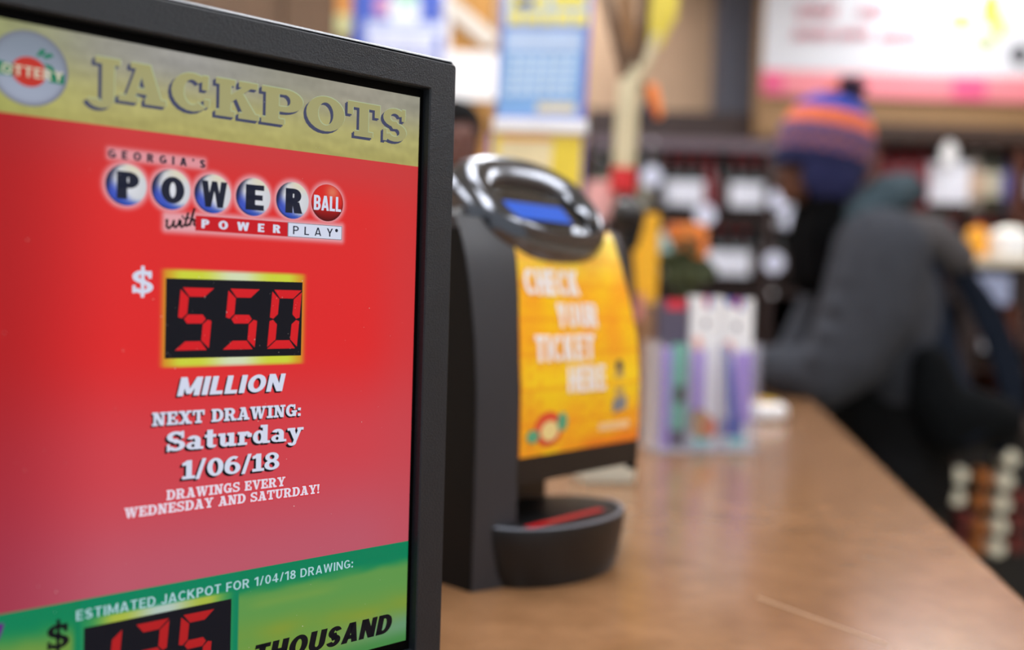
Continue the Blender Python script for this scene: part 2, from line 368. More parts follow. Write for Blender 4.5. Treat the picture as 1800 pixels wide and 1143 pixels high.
def mix(a, b, t):
    t = max(0, min(1, t)); return tuple(x * (1 - t) + y * t for x, y in zip(a, b))
def sst(a, b, x):
    t = max(0, min(1, (x - a) / (b - a))); return t * t * (3 - 2 * t)
def nz(u, v, s, k=0): return noise.noise(Vector((u * s, v * s, k)))
BALLS = [(67.6, 63.2), (88.2, 63.4), (108.5, 63.6), (129.5, 63.3), (151.0, 63.2), (171.2, 62.7)]
def red_col(u, v):
    t = (v - 38) / 209
    c = mix((206, 60, 62), (224, 46, 46), sst(0, .15, t))
    c = mix(c, (226, 42, 44), sst(.1, .45, t))
    c = mix(c, (210, 66, 76), sst(.45, .72, t))
    c = mix(c, (190, 88, 106), sst(.70, 1.0, t))
    e = sst(70, 5, u)
    c = mix(c, mix((158, 22, 28), (150, 40, 62), sst(.4, 1, t)), e * .75)
    c = mix(c, mix((204, 60, 60), (196, 78, 90), t), sst(190, 230, u) * .5)
    # soft white halo behind the logo
    d = min(math.hypot(u - x, v - y) - 9.0 for x, y in BALLS)
    def rd(x0, x1, y0, y1): return math.hypot(max(x0 - u, 0, u - x1), max(y0 - v, 0, v - y1))
    d = min(d, rd(100, 180, 74.2, 81.4), rd(86, 100, 75, 81.5), rd(60, 104, 48.3, 51.6) + .6)
    c = mix(c, (232, 190, 200), .85 * (1 - sst(-.5, 3.6, d)))
    # yellow frame of the number box
    ax = max(84.0 - u, u - 160.2); ay = max(100.0 - v, v - 145.2)
    g = (1 - sst(-3.2, 1.2, ax)) * (1 - sst(-.4, .4, ay))
    cen = abs(u - 122) / 36
    y = mix((214, 224, 186), (206, 214, 62), sst(.05, .55, cen)); y = mix(y, (214, 150, 40), sst(.75, 1.02, cen))
    return mix(c, y, g)
def gold_col(u, v):
    t = v / 38.1
    c = mix((150, 148, 132), (178, 172, 110), sst(.1, .75, t)); c = mix(c, (172, 164, 98), sst(.7, 1, t))
    c = mix(c, (160, 158, 160), .6 * math.exp(-((u - 95) / 38) ** 2) * (1 - sst(.1, .6, t)))
    c = mix(c, (168, 160, 148), .45 * math.exp(-((u - 190) / 30) ** 2) * (1 - sst(.15, .6, t)))
    c = mix(c, (156, 166, 84), .5 * (1 - sst(5, 60, u)))
    k_ = 1 + .06 * nz(u * .5, v * 2.2, .12) + .04 * nz(u, v, .3, 4)
    return tuple(x * k_ for x in c)
def green_col(u, v):
    c = (0, 128, 88)
    if u < 50:
        c = mix((6, 130, 86), (110, 150, 66), sst(252, 266, v + 2 * nz(u, v, .1)))
        c = mix(c, (4, 128, 86), sst(46, 50, u))
    elif u < 126:
        g = (1 - sst(-3.5, 1, max(49.5 - u, u - 124.5))) * (1 - sst(-.6, .6, max(255.6 - v, v - 302)))
        cen = abs(u - 88) / 36
        y = mix((180, 200, 190), (170, 186, 70), sst(.05, .55, cen)); y = mix(y, (40, 140, 84), sst(.6, 1.0, cen))
        c = mix((2, 130, 92), y, g * sst(255.2, 257, v))
    else:
        c = mix((2, 128, 88), (96, 152, 76), sst(254.5, 262, v + 1.6 * nz(u * .6, v * 2, .12, 3)))
        c = mix(c, (140, 152, 50), sst(268, 284, v) * (.6 + .4 * nz(u, v * 2, .05, 9)))
        c = mix(c, (104, 150, 112), sst(282, 294, v) * sst(150, 228, u)); c = mix(c, (70, 136, 70), sst(294, 303, v))
        c = mix(c, (130, 160, 70), .4 * math.exp(-((v - 265.5) / 2.4) ** 2) * sst(128, 140, u) * sst(190, 170, u))
    return c
scr = MB(); cols = []
vm = screen_mat('display_picture')
def band(mb, cols, u0, u1, v0, v1, fn, step=1.0, y=0.0):
    nu = max(1, round((u1 - u0) / step)); nv_ = max(1, round((v1 - v0) / step)); o = len(mb.v)
    for j in range(nv_ + 1):
        for i in range(nu + 1):
            u = u0 + (u1 - u0) * i / nu; v_ = v0 + (v1 - v0) * j / nv_
            mb.v.append((sx(u), y, sz(v_))); cols.append(lin(tuple(max(0, min(255, q)) for q in fn(u, v_))))
    for j in range(nv_):
        for i in range(nu):
            a = o + j * (nu + 1) + i; mb.f.append([a, a + nu + 1, a + nu + 2, a + 1]); mb.mi.append(0)
band(scr, cols, 0, 228.6, 0, 38.1, gold_col, 1.2)
band(scr, cols, 0, 228.6, 38.1, 247, red_col, 1.0)
band(scr, cols, 0, 228.6, 247, 303.4, green_col, 1.0)
screen = scr.build('screen', vm, disp, cols=cols)
screen['label'] = 'lit picture of gold header, red field and green strip'
LY = 0.00006
class Print:
    """flat lettering lying on the picture; layers stacked by a few hundredths of a millimetre"""
    def __init__(s, base=1): s.mb = MB(); s.mats = []; s.base = base
    def _m(s, mat):
        if mat not in s.mats: s.mats.append(mat)
        s.mb.cur = s.mats.index(mat)
    def put(s, polys, mat, layer=0):
        s._m(mat)
        for p in polys: s.mb.poly(p, lambda u, v: (sx(u), -LY * (s.base + layer), sz(v)))
    def mesh(s, vf, mat, layer=0):
        s._m(mat); s.mb.add([(sx(u), -LY * (s.base + layer), sz(v)) for u, v in vf[0]], vf[1])
    def done(s, name, label=None):
        o = s.mb.build(name, s.mats, screen)
        if label: o['label'] = label
        return o
def fit(polys, u0, u1, vt, vb, shear=0.0, du_=0.0, dv_=0.0):
    return [[(u0 + x * (u1 - u0) + shear * y * (vb - vt) + du_, vb - y * (vb - vt) + dv_) for x, y in p] for p in polys]
def fitm(vf, u0, u1, vt, vb, shear=0.0, du_=0.0, dv_=0.0):
    return ([(u0 + x * (u1 - u0) + shear * y * (vb - vt) + du_, vb - y * (vb - vt) + dv_) for x, y in vf[0]], vf[1])
WH = screen_mat('pixel_white', (214, 220, 240)); BK = screen_mat('pixel_black', (12, 12, 20)); RD = screen_mat('pixel_red', (222, 30, 38))
DSH = screen_mat('pixel_slate', (68, 72, 100)); GLD = screen_mat('pixel_gold', (164, 160, 112)); GHI = screen_mat('pixel_pale', (176, 190, 152))
# JACKPOTS heading, embossed
p = Print()
for ch, u0, u1 in (('J', 51.2, 64.2), ('A', 63.5, 85.2), ('C', 87.4, 107.0), ('K', 109, 131.6), ('P', 132.8, 155.8), ('O', 157.6, 180.4), ('T', 182, 202.4), ('S', 204.2, 220)):
    pl = slab(ch); vt, vb = 8.6, 26.3
    p.put(fit(pl, u0, u1, vt, vb, 0, -1.5, 1.4), DSH, 0)
    p.put(fit(pl, u0, u1, vt, vb, 0, -.8, .75), DSH, 1)
    p.put(fit(pl, u0, u1, vt, vb, 0, .35, -.4), GHI, 2)
    p.put(fit(pl, u0, u1, vt, vb), GLD, 3)
p.done('headline_lettering', 'embossed gold JACKPOTS heading')
def disc(cx_, cy_, r, fn, name, nr=7, na=36, layer=2):
    mb = MB(); cs = []
    mb.v.append((sx(cx_), -LY * layer, sz(cy_))); cs.append(lin(fn(0, 0)))
    for i in range(1, nr + 1):
        for j in range(na):
            x = i / nr * math.cos(2 * PI * j / na); y = i / nr * math.sin(2 * PI * j / na)
            mb.v.append((sx(cx_ + r * x), -LY * layer, sz(cy_ + r * y))); cs.append(lin(tuple(max(0, min(255, q)) for q in fn(x, y))))
    for j in range(na): mb.f.append([0, 1 + (j + 1) % na, 1 + j]); mb.mi.append(0)
    for i in range(nr - 1):
        for j in range(na):
            a = 1 + i * na + j; b_ = 1 + i * na + (j + 1) % na
            mb.f.append([a, b_, b_ + na, a + na]); mb.mi.append(0)
    return mb.build(name, vm, screen, cols=cs)
# round fruit badge
def badge(x, y):
    d = math.hypot(x, y); c = mix((128, 138, 152), (160, 168, 188), sst(-.9, .9, y)); return mix(c, (112, 114, 128), sst(.82, 1, d))
disc(26.6, 18.6, 15.6, badge, 'badge_disc', layer=2)
def fruit(x, y):
    c = mix((206, 56, 40), (150, 22, 26), sst(-.2, 1, y)); return mix(c, (214, 116, 66), .7 * math.exp(-((x - .1) ** 2 + (y + .15) ** 2) * 4))
p = Print(3)
GR = screen_mat('pixel_green', (0, 118, 84)); CR = screen_mat('pixel_cream', (206, 200, 176))
p.put([[(26.5 + 6.9 * math.cos(k * PI / 12), 20 + 6.2 * math.sin(k * PI / 12)) for k in range(24)]], RD if False else screen_mat('pixel_fruit', (190, 52, 42)), 0)
p.put([[(29, 13.2), (31.2, 9.6), (33.2, 10.2), (31.2, 12.6)], [(31.5, 12.4), (35, 10.8), (36.2, 12), (33, 13.6)], [(32, 15.6), (35, 16), (38.2, 19), (35, 19)]], GR, 1)
p.put([[(10.5, 16.5), (16.5, 17.5), (20.5, 18), (20.5, 22.5), (10.5, 22.8)], [(34.5, 19.2), (40.5, 18.8), (40.5, 23.2), (34.5, 23)]], GR, 1)
p.put(fit(sans('LOTTERY', .2, .17), 12.5, 40, 17.9, 22.2), CR, 2)
p.done('badge_print', 'orange fruit badge with green leaves and LOTTERY lettering')
# GEORGIA'S and the row of balls
p = Print(2)
p.put(fit(sans("GEORGIA'S", .24, .2, .58), 59.5, 104.6, 48.1, 51.9), screen_mat('pixel_ink', (30, 34, 52)))
p.done('state_lettering')
def ball(x, y):
    d = math.hypot(x, y)
    c = mix((226, 228, 236), (206, 208, 214), d)
    c = mix(c, (222, 214, 190), sst(.2, .9, -y) * sst(-.6, .4, x))
    c = mix(c, (62, 84, 190), sst(.1, .75, (-x * .75 + y * .75)))
    c = mix(c, (44, 78, 176), sst(.62, .95, y))
    c = mix(c, (24, 26, 60), sst(.55, .98, (-x * .95 - y * .35)) )
    return mix(c, (24, 26, 50), .8 * sst(.86, 1, d) * sst(.1, -.5, x))
def rball(x, y):
    c = mix((216, 40, 36), (120, 14, 18), sst(-.1, .9, y)); c = mix(c, (226, 140, 104), .8 * math.exp(-((x - .3) ** 2 + (y + .6) ** 2) * 7))
    return mix(c, (60, 6, 10), .8 * sst(.75, 1, d_(x, y)))
def d_(x, y): return math.hypot(x, y) * (.88 + .12 * y)
for i, (x, y) in enumerate(BALLS):
    disc(x, y, 9.2 if i < 5 else 9.5, ball if i < 5 else rball, 'logo_ball', layer=3)
p = Print(5)
INK = screen_mat('pixel_ink', (30, 34, 52))
for ch, (x, y), hw in zip('POWER', BALLS, (5.0, 5.6, 6.4, 4.9, 4.8)):
    p.put(fit(sans(ch, .29 if ch != 'W' else .25, .21), x - hw + .8, x + hw + .8, y - 6.0, y + 6.3), INK)
p.put(fit(sans('BALL', .23, .17, .06), 163.2, 179.4, 59.2, 66.8), WH)
p.done('ball_lettering', 'dark letters POWER and white BALL on the balls')
p = Print(3)
p.put([[(100.2, 74.3), (148.6, 74.3), (148.6, 81.4), (100.2, 81.4)]], screen_mat('pixel_deep_red', (200, 26, 36)))
p.put([[(148.6, 74.2), (180.3, 74.2), (180.3, 81.4), (148.6, 81.4)]], screen_mat('pixel_grey', (120, 124, 134)))
p.put([[(149.0, 74.5), (180.0, 74.5), (180.0, 81.1), (149.0, 81.1)]], WH, 1)
p.put(fit(sans('POWER', .25, .2, .78), 103.2, 144.6, 75.9, 80.0), WH, 2)
p.put(fit(sans('PLAY', .15, .14, .62), 151.6, 174.8, 75.8, 80.0), INK, 2)
p.put([[(177 + .9 * math.cos(k * PI / 5), 76.6 + .9 * math.sin(k * PI / 5)) for k in range(10)]], INK, 2)
p.done('banner', 'red and white POWER PLAY banner')
# "with", brushed
p = Print(4)
def brush(pts, w_, layer=0):
    P_ = [Vector(q) for q in pts]; out_ = []
    for a, b in zip(P_, P_[1:]):
        d = (b - a).normalized(); n_ = Vector((d.x * .2 - d.y, d.y * .2 + d.x)).normalized() * w_; e = d * w_ * .4
        out_.append([tuple(a + n_ - e), tuple(b + n_ + e), tuple(b - n_ + e), tuple(a - n_ - e)])
    p.put(out_, BK, layer)
brush([(86.2, 78.0), (86.6, 77.2), (86.4, 80.4), (87.4, 81.2), (89.2, 79.6), (89.8, 77.4), (89.6, 79.8), (90.6, 80.6), (92, 79), (92.6, 76.8)], .55)
brush([(93.2, 77.4), (92.9, 79.6), (93.6, 80.2), (94.8, 79.2)], .55); brush([(93.7, 75.2), (94.1, 75.5)], .5)
brush([(96.6, 73.4), (95.2, 78.8), (95.9, 79.6), (97.0, 78.6)], .55); brush([(94.4, 76.3), (97.2, 75.7)], .42)
brush([(99.6, 71.2), (97.4, 79.2)], .6); brush([(97.8, 77.6), (99, 76.2), (99.8, 76.4), (99.4, 78.6), (100.3, 79)], .5)
p.done('brush_lettering', 'black brush-script word with')
# dollar sign and number box
p = Print(2)
p.put(fit(slab('$'), 70.9, 80.7, 99.9, 112.2), WH)
p.done('dollar_sign')
def seg7(d, x, y, w_, h_, t=4.2, g=.4, sh=.08):
    hh = h_ / 2; W2 = w_
    segs = {'a': [(g + .6, 0), (W2 - g - .6 + .8, 0), (W2 - t - g, t), (t + g, t)],
            'b': [(W2, .9), (W2, hh - .9), (W2 - t * .45, hh - .3), (W2 - t, hh - t * .6), (W2 - t, t + g)],
            'c': [(W2 - t * .45, hh + .3), (W2, hh + .9), (W2, h_ - .9), (W2 - t, h_ - t - g), (W2 - t, hh + t * .6)],
            'd': [(t + g, h_ - t), (W2 - t - g, h_ - t), (W2 - g - .6, h_), (g - .4, h_)],
            'e': [(t * .45, hh + .3), (t, hh + t * .6), (t, h_ - t - g), (0, h_ - .9), (0, hh + .9)],
            'f': [(0, .9), (t, t + g), (t, hh - t * .6), (t * .45, hh - .3), (0, hh - .9)],
            'g': [(t * .6 + g, hh), (t + g, hh - t / 2), (W2 - t - g, hh - t / 2), (W2 - t * .6 - g, hh), (W2 - t - g, hh + t / 2), (t + g, hh + t / 2)]}
    on = {'5': 'afgcd', '0': 'abcdef', '1': 'bc', '2': 'abged'}[d]
    return [[(x + q[0] + sh * (h_ - q[1]) , y + q[1]) for q in segs[k_]] for k_ in on]
BOXM = screen_mat('pixel_box', (14, 16, 26)); SEG = screen_mat('pixel_segment', (214, 28, 36))
p = Print(2)
p.put([[(86.6, 104.1), (157.8, 104.1), (157.8, 141.3), (86.6, 141.3)]], BOXM)
for d, x in (('5', 91.4), ('5', 115.2), ('0', 138.6)): p.put(seg7(d, x, 108.2, 16.6, 29.4), SEG, 1)
p.done('number_box', 'black box with red segment digits 550')
p = Print(2)
def shadowed(pl, u0, u1, vt, vb, sh=0.0, off=(-.9, .9), sm_=BK, fm=WH):
    isl = isinstance(pl, list)
    F = (lambda d1, d2: p.put(fit(pl, u0, u1, vt, vb, sh, d1, d2), sm_, 0)) if isl else (lambda d1, d2: p.mesh(fitm(pl, u0, u1, vt, vb, sh, d1, d2), sm_, 0))
    F(*off); p.base += 1; F(off[0] * .5, off[1] * .5); p.base += 1
    (p.put(fit(pl, u0, u1, vt, vb, sh), fm, 0) if isl else p.mesh(fitm(pl, u0, u1, vt, vb, sh), fm, 0)); p.base -= 2
shadowed(sans('MILLION', .235, .2, .09), 92.8, 147.4, 150.2, 159.0, .22, (-.9, .8))
p.done('million_lettering', 'white italic MILLION with black shadow')
p = Print(2); shadowed(slab('NEXT DRAWING:'), 81.2, 158.4, 166.0, 172.2, 0, (-.7, .7)); p.done('text_line')
p = Print(2); shadowed(slab('Saturday'), 88.2, 160.2, 175.4, 184.6, 0, (-1.1, .9)); p.done('text_line')
p = Print(2); shadowed(slab('1/06/18'), 96.0, 146.8, 189.6, 198.4, 0, (-1.2, .9)); p.done('text_line')
HALO = screen_mat('pixel_halo', (214, 36, 44))
p = Print(2)
for tx, u0, u1, vt, vb in (('DRAWINGS EVERY', 88.6, 150.4, 202.6, 207.4), ('WEDNESDAY AND SATURDAY!', 69.2, 170.4, 208.6, 213.4)):
    for k_ in range(8): p.put(fit(slab(tx), u0, u1, vt, vb, 0, .45 * math.cos(k_ * PI / 4), .45 * math.sin(k_ * PI / 4)), HALO, 0)
    p.put(fit(slab(tx), u0, u1, vt, vb), screen_mat('pixel_pink_white', (232, 220, 236)), 1)
p.done('text_line')
p = Print(2)
p.put(fit(sans('ESTIMATED JACKPOT FOR 1/04/18 DRAWING:', .165, .14, .15), 48.8, 192.2, 251.5, 256.0), screen_mat('pixel_mint', (172, 208, 216)))
p.done('text_line')
p = Print(2); p.put(fit(slab('$'), 36.6, 46.0, 254.8, 267.6), BK); p.done('dollar_sign')
p = Print(2)
p.put([[(52.2, 259.9), (122.3, 259.9), (122.3, 297), (52.2, 297)]], BOXM)
for d, x in (('1', 50.2), ('2', 72.2), ('5', 94.6)): p.put(seg7(d, x, 263.2, 16.6, 29.4), screen_mat('pixel_segment_dim', (178, 28, 32)), 1)
p.done('number_box', 'black box with red segment digits 125')
p = Print(2); p.put(fit(sans('THOUSAND', .27, .2, .07), 133.6, 217.6, 286.0, 296.6, .22), BK); p.done('thousand_lettering', 'black italic THOUSAND')
p = Print(2); p.put([[(12, 251), (19.6, 251), (18.6, 255), (14, 266), (12, 266)]], screen_mat('pixel_violet', (96, 24, 128))); p.done('logo_fragment')
rd = random.Random(3); dm = MB()
for i in range(110):
    u, v_ = rd.uniform(14, 226), rd.uniform(4, 296); r_ = rd.choice((.1, .12, .12, .16, .25))
    if rd.random() < .35: u, v_ = rd.uniform(86, 158), rd.uniform(100, 146)
    dm.add([(sx(u + r_ * math.cos(k_ * PI / 3)), -LY * 7, sz(v_ + r_ * math.sin(k_ * PI / 3))) for k_ in range(6)], [tuple(range(6))])
tag(dm.build('dust', pm('dust_fleck', (225, 220, 214), .8), screen), kind='stuff')

# ------------------------------------------------------------------ ticket checker
KY = math.radians(49)
KL = hit(846, 1047)
KW = .232
ku = Vector((math.cos(KY), math.sin(KY), 0)); kn = Vector((math.sin(KY), -math.cos(KY), 0))
chk = thing('ticket_checker', 'black ticket checking machine with orange poster front and shiny head', 'ticket checker', KL, KY)
kb_m = pm('checker_black', (15, 15, 17), .42, var=.1, bump=.1, bscale=900)
ks_m = pm('checker_grey_strip', (50, 51, 56), .38, var=.05)
gl_m = pm('gloss_black', (12, 12, 14), .08, var=.05, coat=.6)
ch_m = pm('black_chrome', (104, 106, 112), .16, metal=.9, var=.04)
PROF = [(.0, .0), (.06, 0), (.12, 0), (.16, .0005), (.20, .004), (.235, .0095), (.265, .016), (.29, .024), (.31, .036), (.325, .055)]
def pf(z):
    for (a, b), (c, d) in zip(PROF, PROF[1:]):
        if z <= c: return b + (d - b) * (z - a) / (c - a)
    return PROF[-1][1]
# carcass behind the front, open at the bottom front for the ticket slot
def ring(z, d):
    i_ = .03 * sst(.28, .33, z); r_ = KW - .002 if z > .1 else .170
    return [(0.0006 + i_, pf(z) + d, z), (r_ - i_, pf(z) + d, z), (r_ - .008 - i_, .17, z), (.012 + i_, .17, z)]
b = MB()
b.loft([ring(0, .075), ring(.10, .075), ring(.101, .016)] + [ring(z, .016) for z, _ in PROF[3:]])
b.build('body', kb_m, chk, smooth=True, angle=30)
def front(name, x0f, x1f, z0, z1, mat, off=0.0, y0=0.0, thick=.012, n=16):
    """curved upright strip following the front profile"""
    r = []
    for i in range(n + 1):
        z = z0 + (z1 - z0) * i / n; a, b_ = x0f(z), x1f(z); y = pf(z) - off
        r.append([(a[0], y + a[1], z), (b_[0], y + b_[1], z), (b_[0], y + b_[1] + thick, z), (a[0], y + a[1] + thick, z)])
    mb = MB(); mb.loft(r)
    return mb.build(name, mat, chk, smooth=True, angle=35)
xl = lambda z: .040 + .010 * sst(.18, .29, z)
xr = lambda z: .212 - .016 * sst(.18, .30, z)
front('side_strip', lambda z: (0, .010), lambda z: (xl(z), 0), 0, .30, ks_m)
front('side_strip', lambda z: (xr(z), 0), lambda z: (KW, .014), .075, .30, kb_m)
front('lower_bar', lambda z: (xl(z) - .001, 0), lambda z: (xr(z) + .001, 0), .082, .104, kb_m, n=3)
front('poster_bed', lambda z: (xl(z) - .001, .002), lambda z: (xr(z) + .001, .002), .10, .30, kb_m)
# orange poster with white wording
def pcol(x, z):
    s_, t_ = (x - .04) / .172, (z - .10) / .19
    c = mix((255, 204, 12), (252, 166, 26), .5 + .9 * nz(s_ * 6, t_ * 5, 1.0))
    c = mix(c, (255, 222, 100), sst(.7, 1, t_)); c = mix(c, (240, 120, 20), sst(.12, 0, t_) * sst(.2, .7, s_))
    c = mix(c, (255, 222, 30), .7 * math.exp(-((t_ - .33) / .12) ** 2))
    c = mix(c, (240, 130, 30), .6 * sst(.03, 0, s_))
    k_ = (math.floor(t_ * 26)); off = .5 * (k_ % 2)
    if abs((t_ * 26) % 1) < .12 or abs((s_ * 7 + off) % 1) < .06: c = mix(c, (236, 120, 20), .35)
    return c
b = MB(); cs = []; nx, nzz = 40, 60
for j in range(nzz + 1):
    z = .104 + (.298 - .104) * j / nzz
    for i in range(nx + 1):
        x = xl(z) + (xr(z) - xl(z)) * i / nx
        b.v.append((x, pf(z) - .0008, z)); cs.append(lin(tuple(max(0, min(255, q)) for q in pcol(x, z))))
for j in range(nzz):
    for i in range(nx):
        a = j * (nx + 1) + i; b.f.append([a, a + 1, a + nx + 2, a + nx + 1]); b.mi.append(0)
poster = b.build('poster', print_mat('poster_paper', .3), chk, cols=cs, smooth=True)
poster['label'] = 'orange poster reading CHECK YOUR TICKET HERE'
def on_poster(vf, x0, x1, z0, z1, mat, name, lay=1):
    mb = MB(); mb.add([(x0 + a * (x1 - x0), pf(z0 + c * (z1 - z0)) - .0008 - .0004 * lay, z0 + c * (z1 - z0)) for a, c in vf[0]], vf[1])
    return mb.build(name, mat, poster)
pw = pm('poster_white', (250, 244, 240), .4, var=.02)
for tx, x0, x1, z0, z1 in (('CHECK', .053, .128, .2375, .2595), ('YOUR', .092, .150, .210, .231), ('TICKET', .060, .142, .1815, .204), ('HERE', .103, .157, .154, .1765)):
    mb = MB()
    for k_, pl_ in enumerate(sans(tx, .26, .2, .06)):
        mb.add([(x0 + a * (x1 - x0), pf(z0 + c * (z1 - z0)) - .0012 - .00008 * (k_ % 9), z0 + c * (z1 - z0)) for a, c in pl_], [tuple(range(len(pl_)))])
    mb.build('lettering', pw, poster)
def circ(n=20): return ([(.5 + .5 * math.cos(2 * PI * k / n), .5 + .5 * math.sin(2 * PI * k / n)) for k in range(n)], [tuple(range(n))])
on_poster(circ(), .058, .096, .110, .140, pm('badge_red', (226, 80, 46), .4), 'badge_fruit', 1)
on_poster(circ(), .066, .090, .115, .132, pm('badge_cream', (246, 222, 150), .4), 'badge_fruit', 2)
on_poster(circ(), .048, .064, .115, .126, pm('badge_green', (90, 170, 130), .4), 'badge_leaf', 2)
on_poster(circ(), .088, .102, .122, .138, pm('badge_green', (90, 170, 130)), 'badge_leaf', 2)
on_poster(circ(), .174, .186, .170, .180, pm('figure_ink', (60, 62, 70), .5), 'ticket_mark', 1)
on_poster(([(0, 0), (1, 0), (1, 1), (0, 1)], [(0, 1, 2, 3)]), .173, .187, .142, .172, pm('figure_tan', (196, 160, 90), .5), 'ticket_mark', 1)
on_poster(([(0, 0), (1, .2), (1, 1), (0, .8)], [(0, 1, 2, 3)]), .169, .190, .132, .147, pm('figure_grey', (130, 134, 140), .5), 'ticket_mark', 2)
on_poster(([(0, 0), (1, 0), (1, 1), (0, 1)], [(0, 1, 2, 3)]), .148, .196, .117, .124, pm('figure_pale', (252, 206, 150), .5), 'ticket_mark', 1)
b = MB(); b.loft([[(-.0008, pf(z) + .011, z), (.006, pf(z) + .011, z), (.006, .17, z), (-.0008, .17, z)] for z, _ in PROF[:8]])
b.build('side_panel', pm('side_black', (8, 8, 9), .5, spec=.2), chk, smooth=True, angle=30)
# shiny oval head
A_ = math.radians(44)
hc = Vector((.108, .056, .311)); e1 = Vector((1, 0, 0)); e2 = Vector((0, math.sin(A_), math.cos(A_))); e3 = Vector((0, -math.cos(A_), math.sin(A_)))
def oval(hx, hy, d, n=48, sq=2.5, cy=0.0):
    r = []
    for k in range(n):
        a = 2 * PI * k / n; c_, s_ = math.cos(a), math.sin(a)
        x = math.copysign(abs(c_) ** (2 / sq), c_) * hx; y = math.copysign(abs(s_) ** (2 / sq), s_) * hy + cy
        r.append(tuple(hc + e1 * x + e2 * y + e3 * d))
    return r
b = MB()
b.loft([oval(.080, .044, -.07), oval(.086, .052, -.04), oval(.089, .060, -.012), oval(.089, .061, .0), oval(.086, .058, .010), oval(.078, .052, .020, cy=-.002), oval(.066, .041, .022, cy=-.008), oval(.060, .035, .013, cy=-.014)], cap1=False)
b.build('head_shell', ch_m, chk, smooth=True, angle=70)
b = MB(); b.loft([oval(.062, .037, .006, cy=-.014), oval(.061, .036, .0115, cy=-.014), oval(.04, .024, .0130, cy=-.014), oval(.014, .008, .0132, cy=-.014)])
b.build('head_face', gl_m, chk, smooth=True, angle=60)
HM = Matrix(((e1.x, e2.x, e3.x, hc.x), (e1.y, e2.y, e3.y, hc.y), (e1.z, e2.z, e3.z, hc.z), (0, 0, 0, 1)))
lcd = MB().box(-.056, .034, -.030, .006, .010, .0150, M=HM).build('display_hood', gl_m, chk, bevel=.003)
MB().box(-.051, .028, -.027, -.007, .0150, .0156, M=HM).build('display_glass', pm('lcd_blue', (14, 22, 70), .2, emit=(36, 104, 224), estr=.8, rgb2=(10, 14, 60), scale=60), lcd)
MB().ell((.030, -.038, .0135), (.008, .008, .003), M=HM).build('glint_dome', pm('glint_silver', (200, 206, 216), .25, metal=.3), chk, smooth=True)  # silver dome added to stand for a lamp reflection on the gloss face
# half-round ticket tray
tcx, trx, trd = .100, .084, .052
def tray(z, s_, y0=.03, n=24):
    pts = []
    for k in range(n + 1):
        a = PI + PI * k / n
        pts.append((tcx + trx * s_ * math.cos(a), .012 + trd * s_ * math.sin(a), z))
    for k in range(1, n):
        a = PI * k / n; pts.append((tcx + trx * s_ * math.cos(a), .012 + .06 * s_ * math.sin(a), z))
    return pts
b = MB(); b.loft([tray(0, .86), tray(.012, .93), tray(.035, .985), tray(.046, 1.0), tray(.049, .99), tray(.0495, .97)])
b.build('tray', kb_m, chk, smooth=True, angle=40)
rim = MB(); ins_, out_ = tray(.0498, .955), tray(.0498, .985); n_ = 25
rim.loft([tray(.0492, .985)[:n_], tray(.0502, .98)[:n_], tray(.0502, .925)[:n_], tray(.0492, .92)[:n_]], cap0=False, cap1=False, closed=False)
rim.build('tray_rim', pm('rim_grey', (120, 124, 134), .3), chk, smooth=True)
b = MB(); b.box(.040, .140, -.016, -.009, .0490, .0503); b.build('scan_window', pm('scan_red', (120, 8, 14), .2, emit=(225, 16, 34), estr=.4), chk)

# ------------------------------------------------------------------ things on the counter
rz_b = math.radians(18)
bl = hit(1148, 795); br = hit(1318, 792)
bc = (bl + br) / 2; bw = (br - bl).length / 2; rz_b = math.atan2(br.y - bl.y, br.x - bl.x)
hold = thing('brochure_holder', 'clear acrylic leaflet holder standing on the counter', 'holder', bc, rz_b)
ac = bpy.data.materials.new('clear_acrylic'); ac.use_nodes = True
nt = ac.node_tree; pb = nt.nodes['Principled BSDF']
pb.inputs['Base Color'].default_value = (.93, .93, .97, 1); pb.inputs['Roughness'].default_value = .08; pb.inputs['IOR'].default_value = 1.3
tr = nt.nodes.new('ShaderNodeBsdfTransparent'); tr.inputs[0].default_value = (.96, .96, .98, 1)
lw = nt.nodes.new('ShaderNodeLayerWeight'); lw.inputs[0].default_value = .18
mx = nt.nodes.new('ShaderNodeMixShader')
nt.links.new(lw.outputs['Facing'], mx.inputs[0]); nt.links.new(tr.outputs[0], mx.inputs[1]); nt.links.new(pb.outputs[0], mx.inputs[2])
nt.links.new(mx.outputs[0], nt.nodes['Material Output'].inputs[0])
MB().box(-bw, bw, -.028, .05, .002, .006).build('base_plate', ac, hold)
MB().box(-bw, bw, .046, .049, .006, .235).build('back_panel', ac, hold)
MB().box(-bw, bw, -.026, -.023, .006, .165).build('front_panel', ac, hold)
for s_ in (-1, 1): MB().box(s_ * (bw - .0015) - .0015, s_ * (bw - .0015) + .0015, -.023, .046, .006, .17).build('side_panel', ac, hold)
MB().box(-.0012 - bw * .34, .0012 - bw * .34, -.023, .046, .006, .17).build('divider', ac, hold)
MB().box(-.0012 + bw * .32, .0012 + bw * .32, -.023, .046, .006, .17).build('divider', ac, hold)
pp = {n_: pm('paper_' + n_, c_, .45, var=.04) for n_, c_ in dict(white=(238, 238, 240), lav=(168, 140, 220), violet=(100, 66, 184), blue=(48, 74, 172), green=(112, 186, 164), slate=(86, 80, 100), red=(214, 50, 70), peach=(240, 178, 160), tan=(190, 146, 90), dark=(44, 36, 40), orange=(224, 110, 60), aqua=(120, 206, 206)).items()}
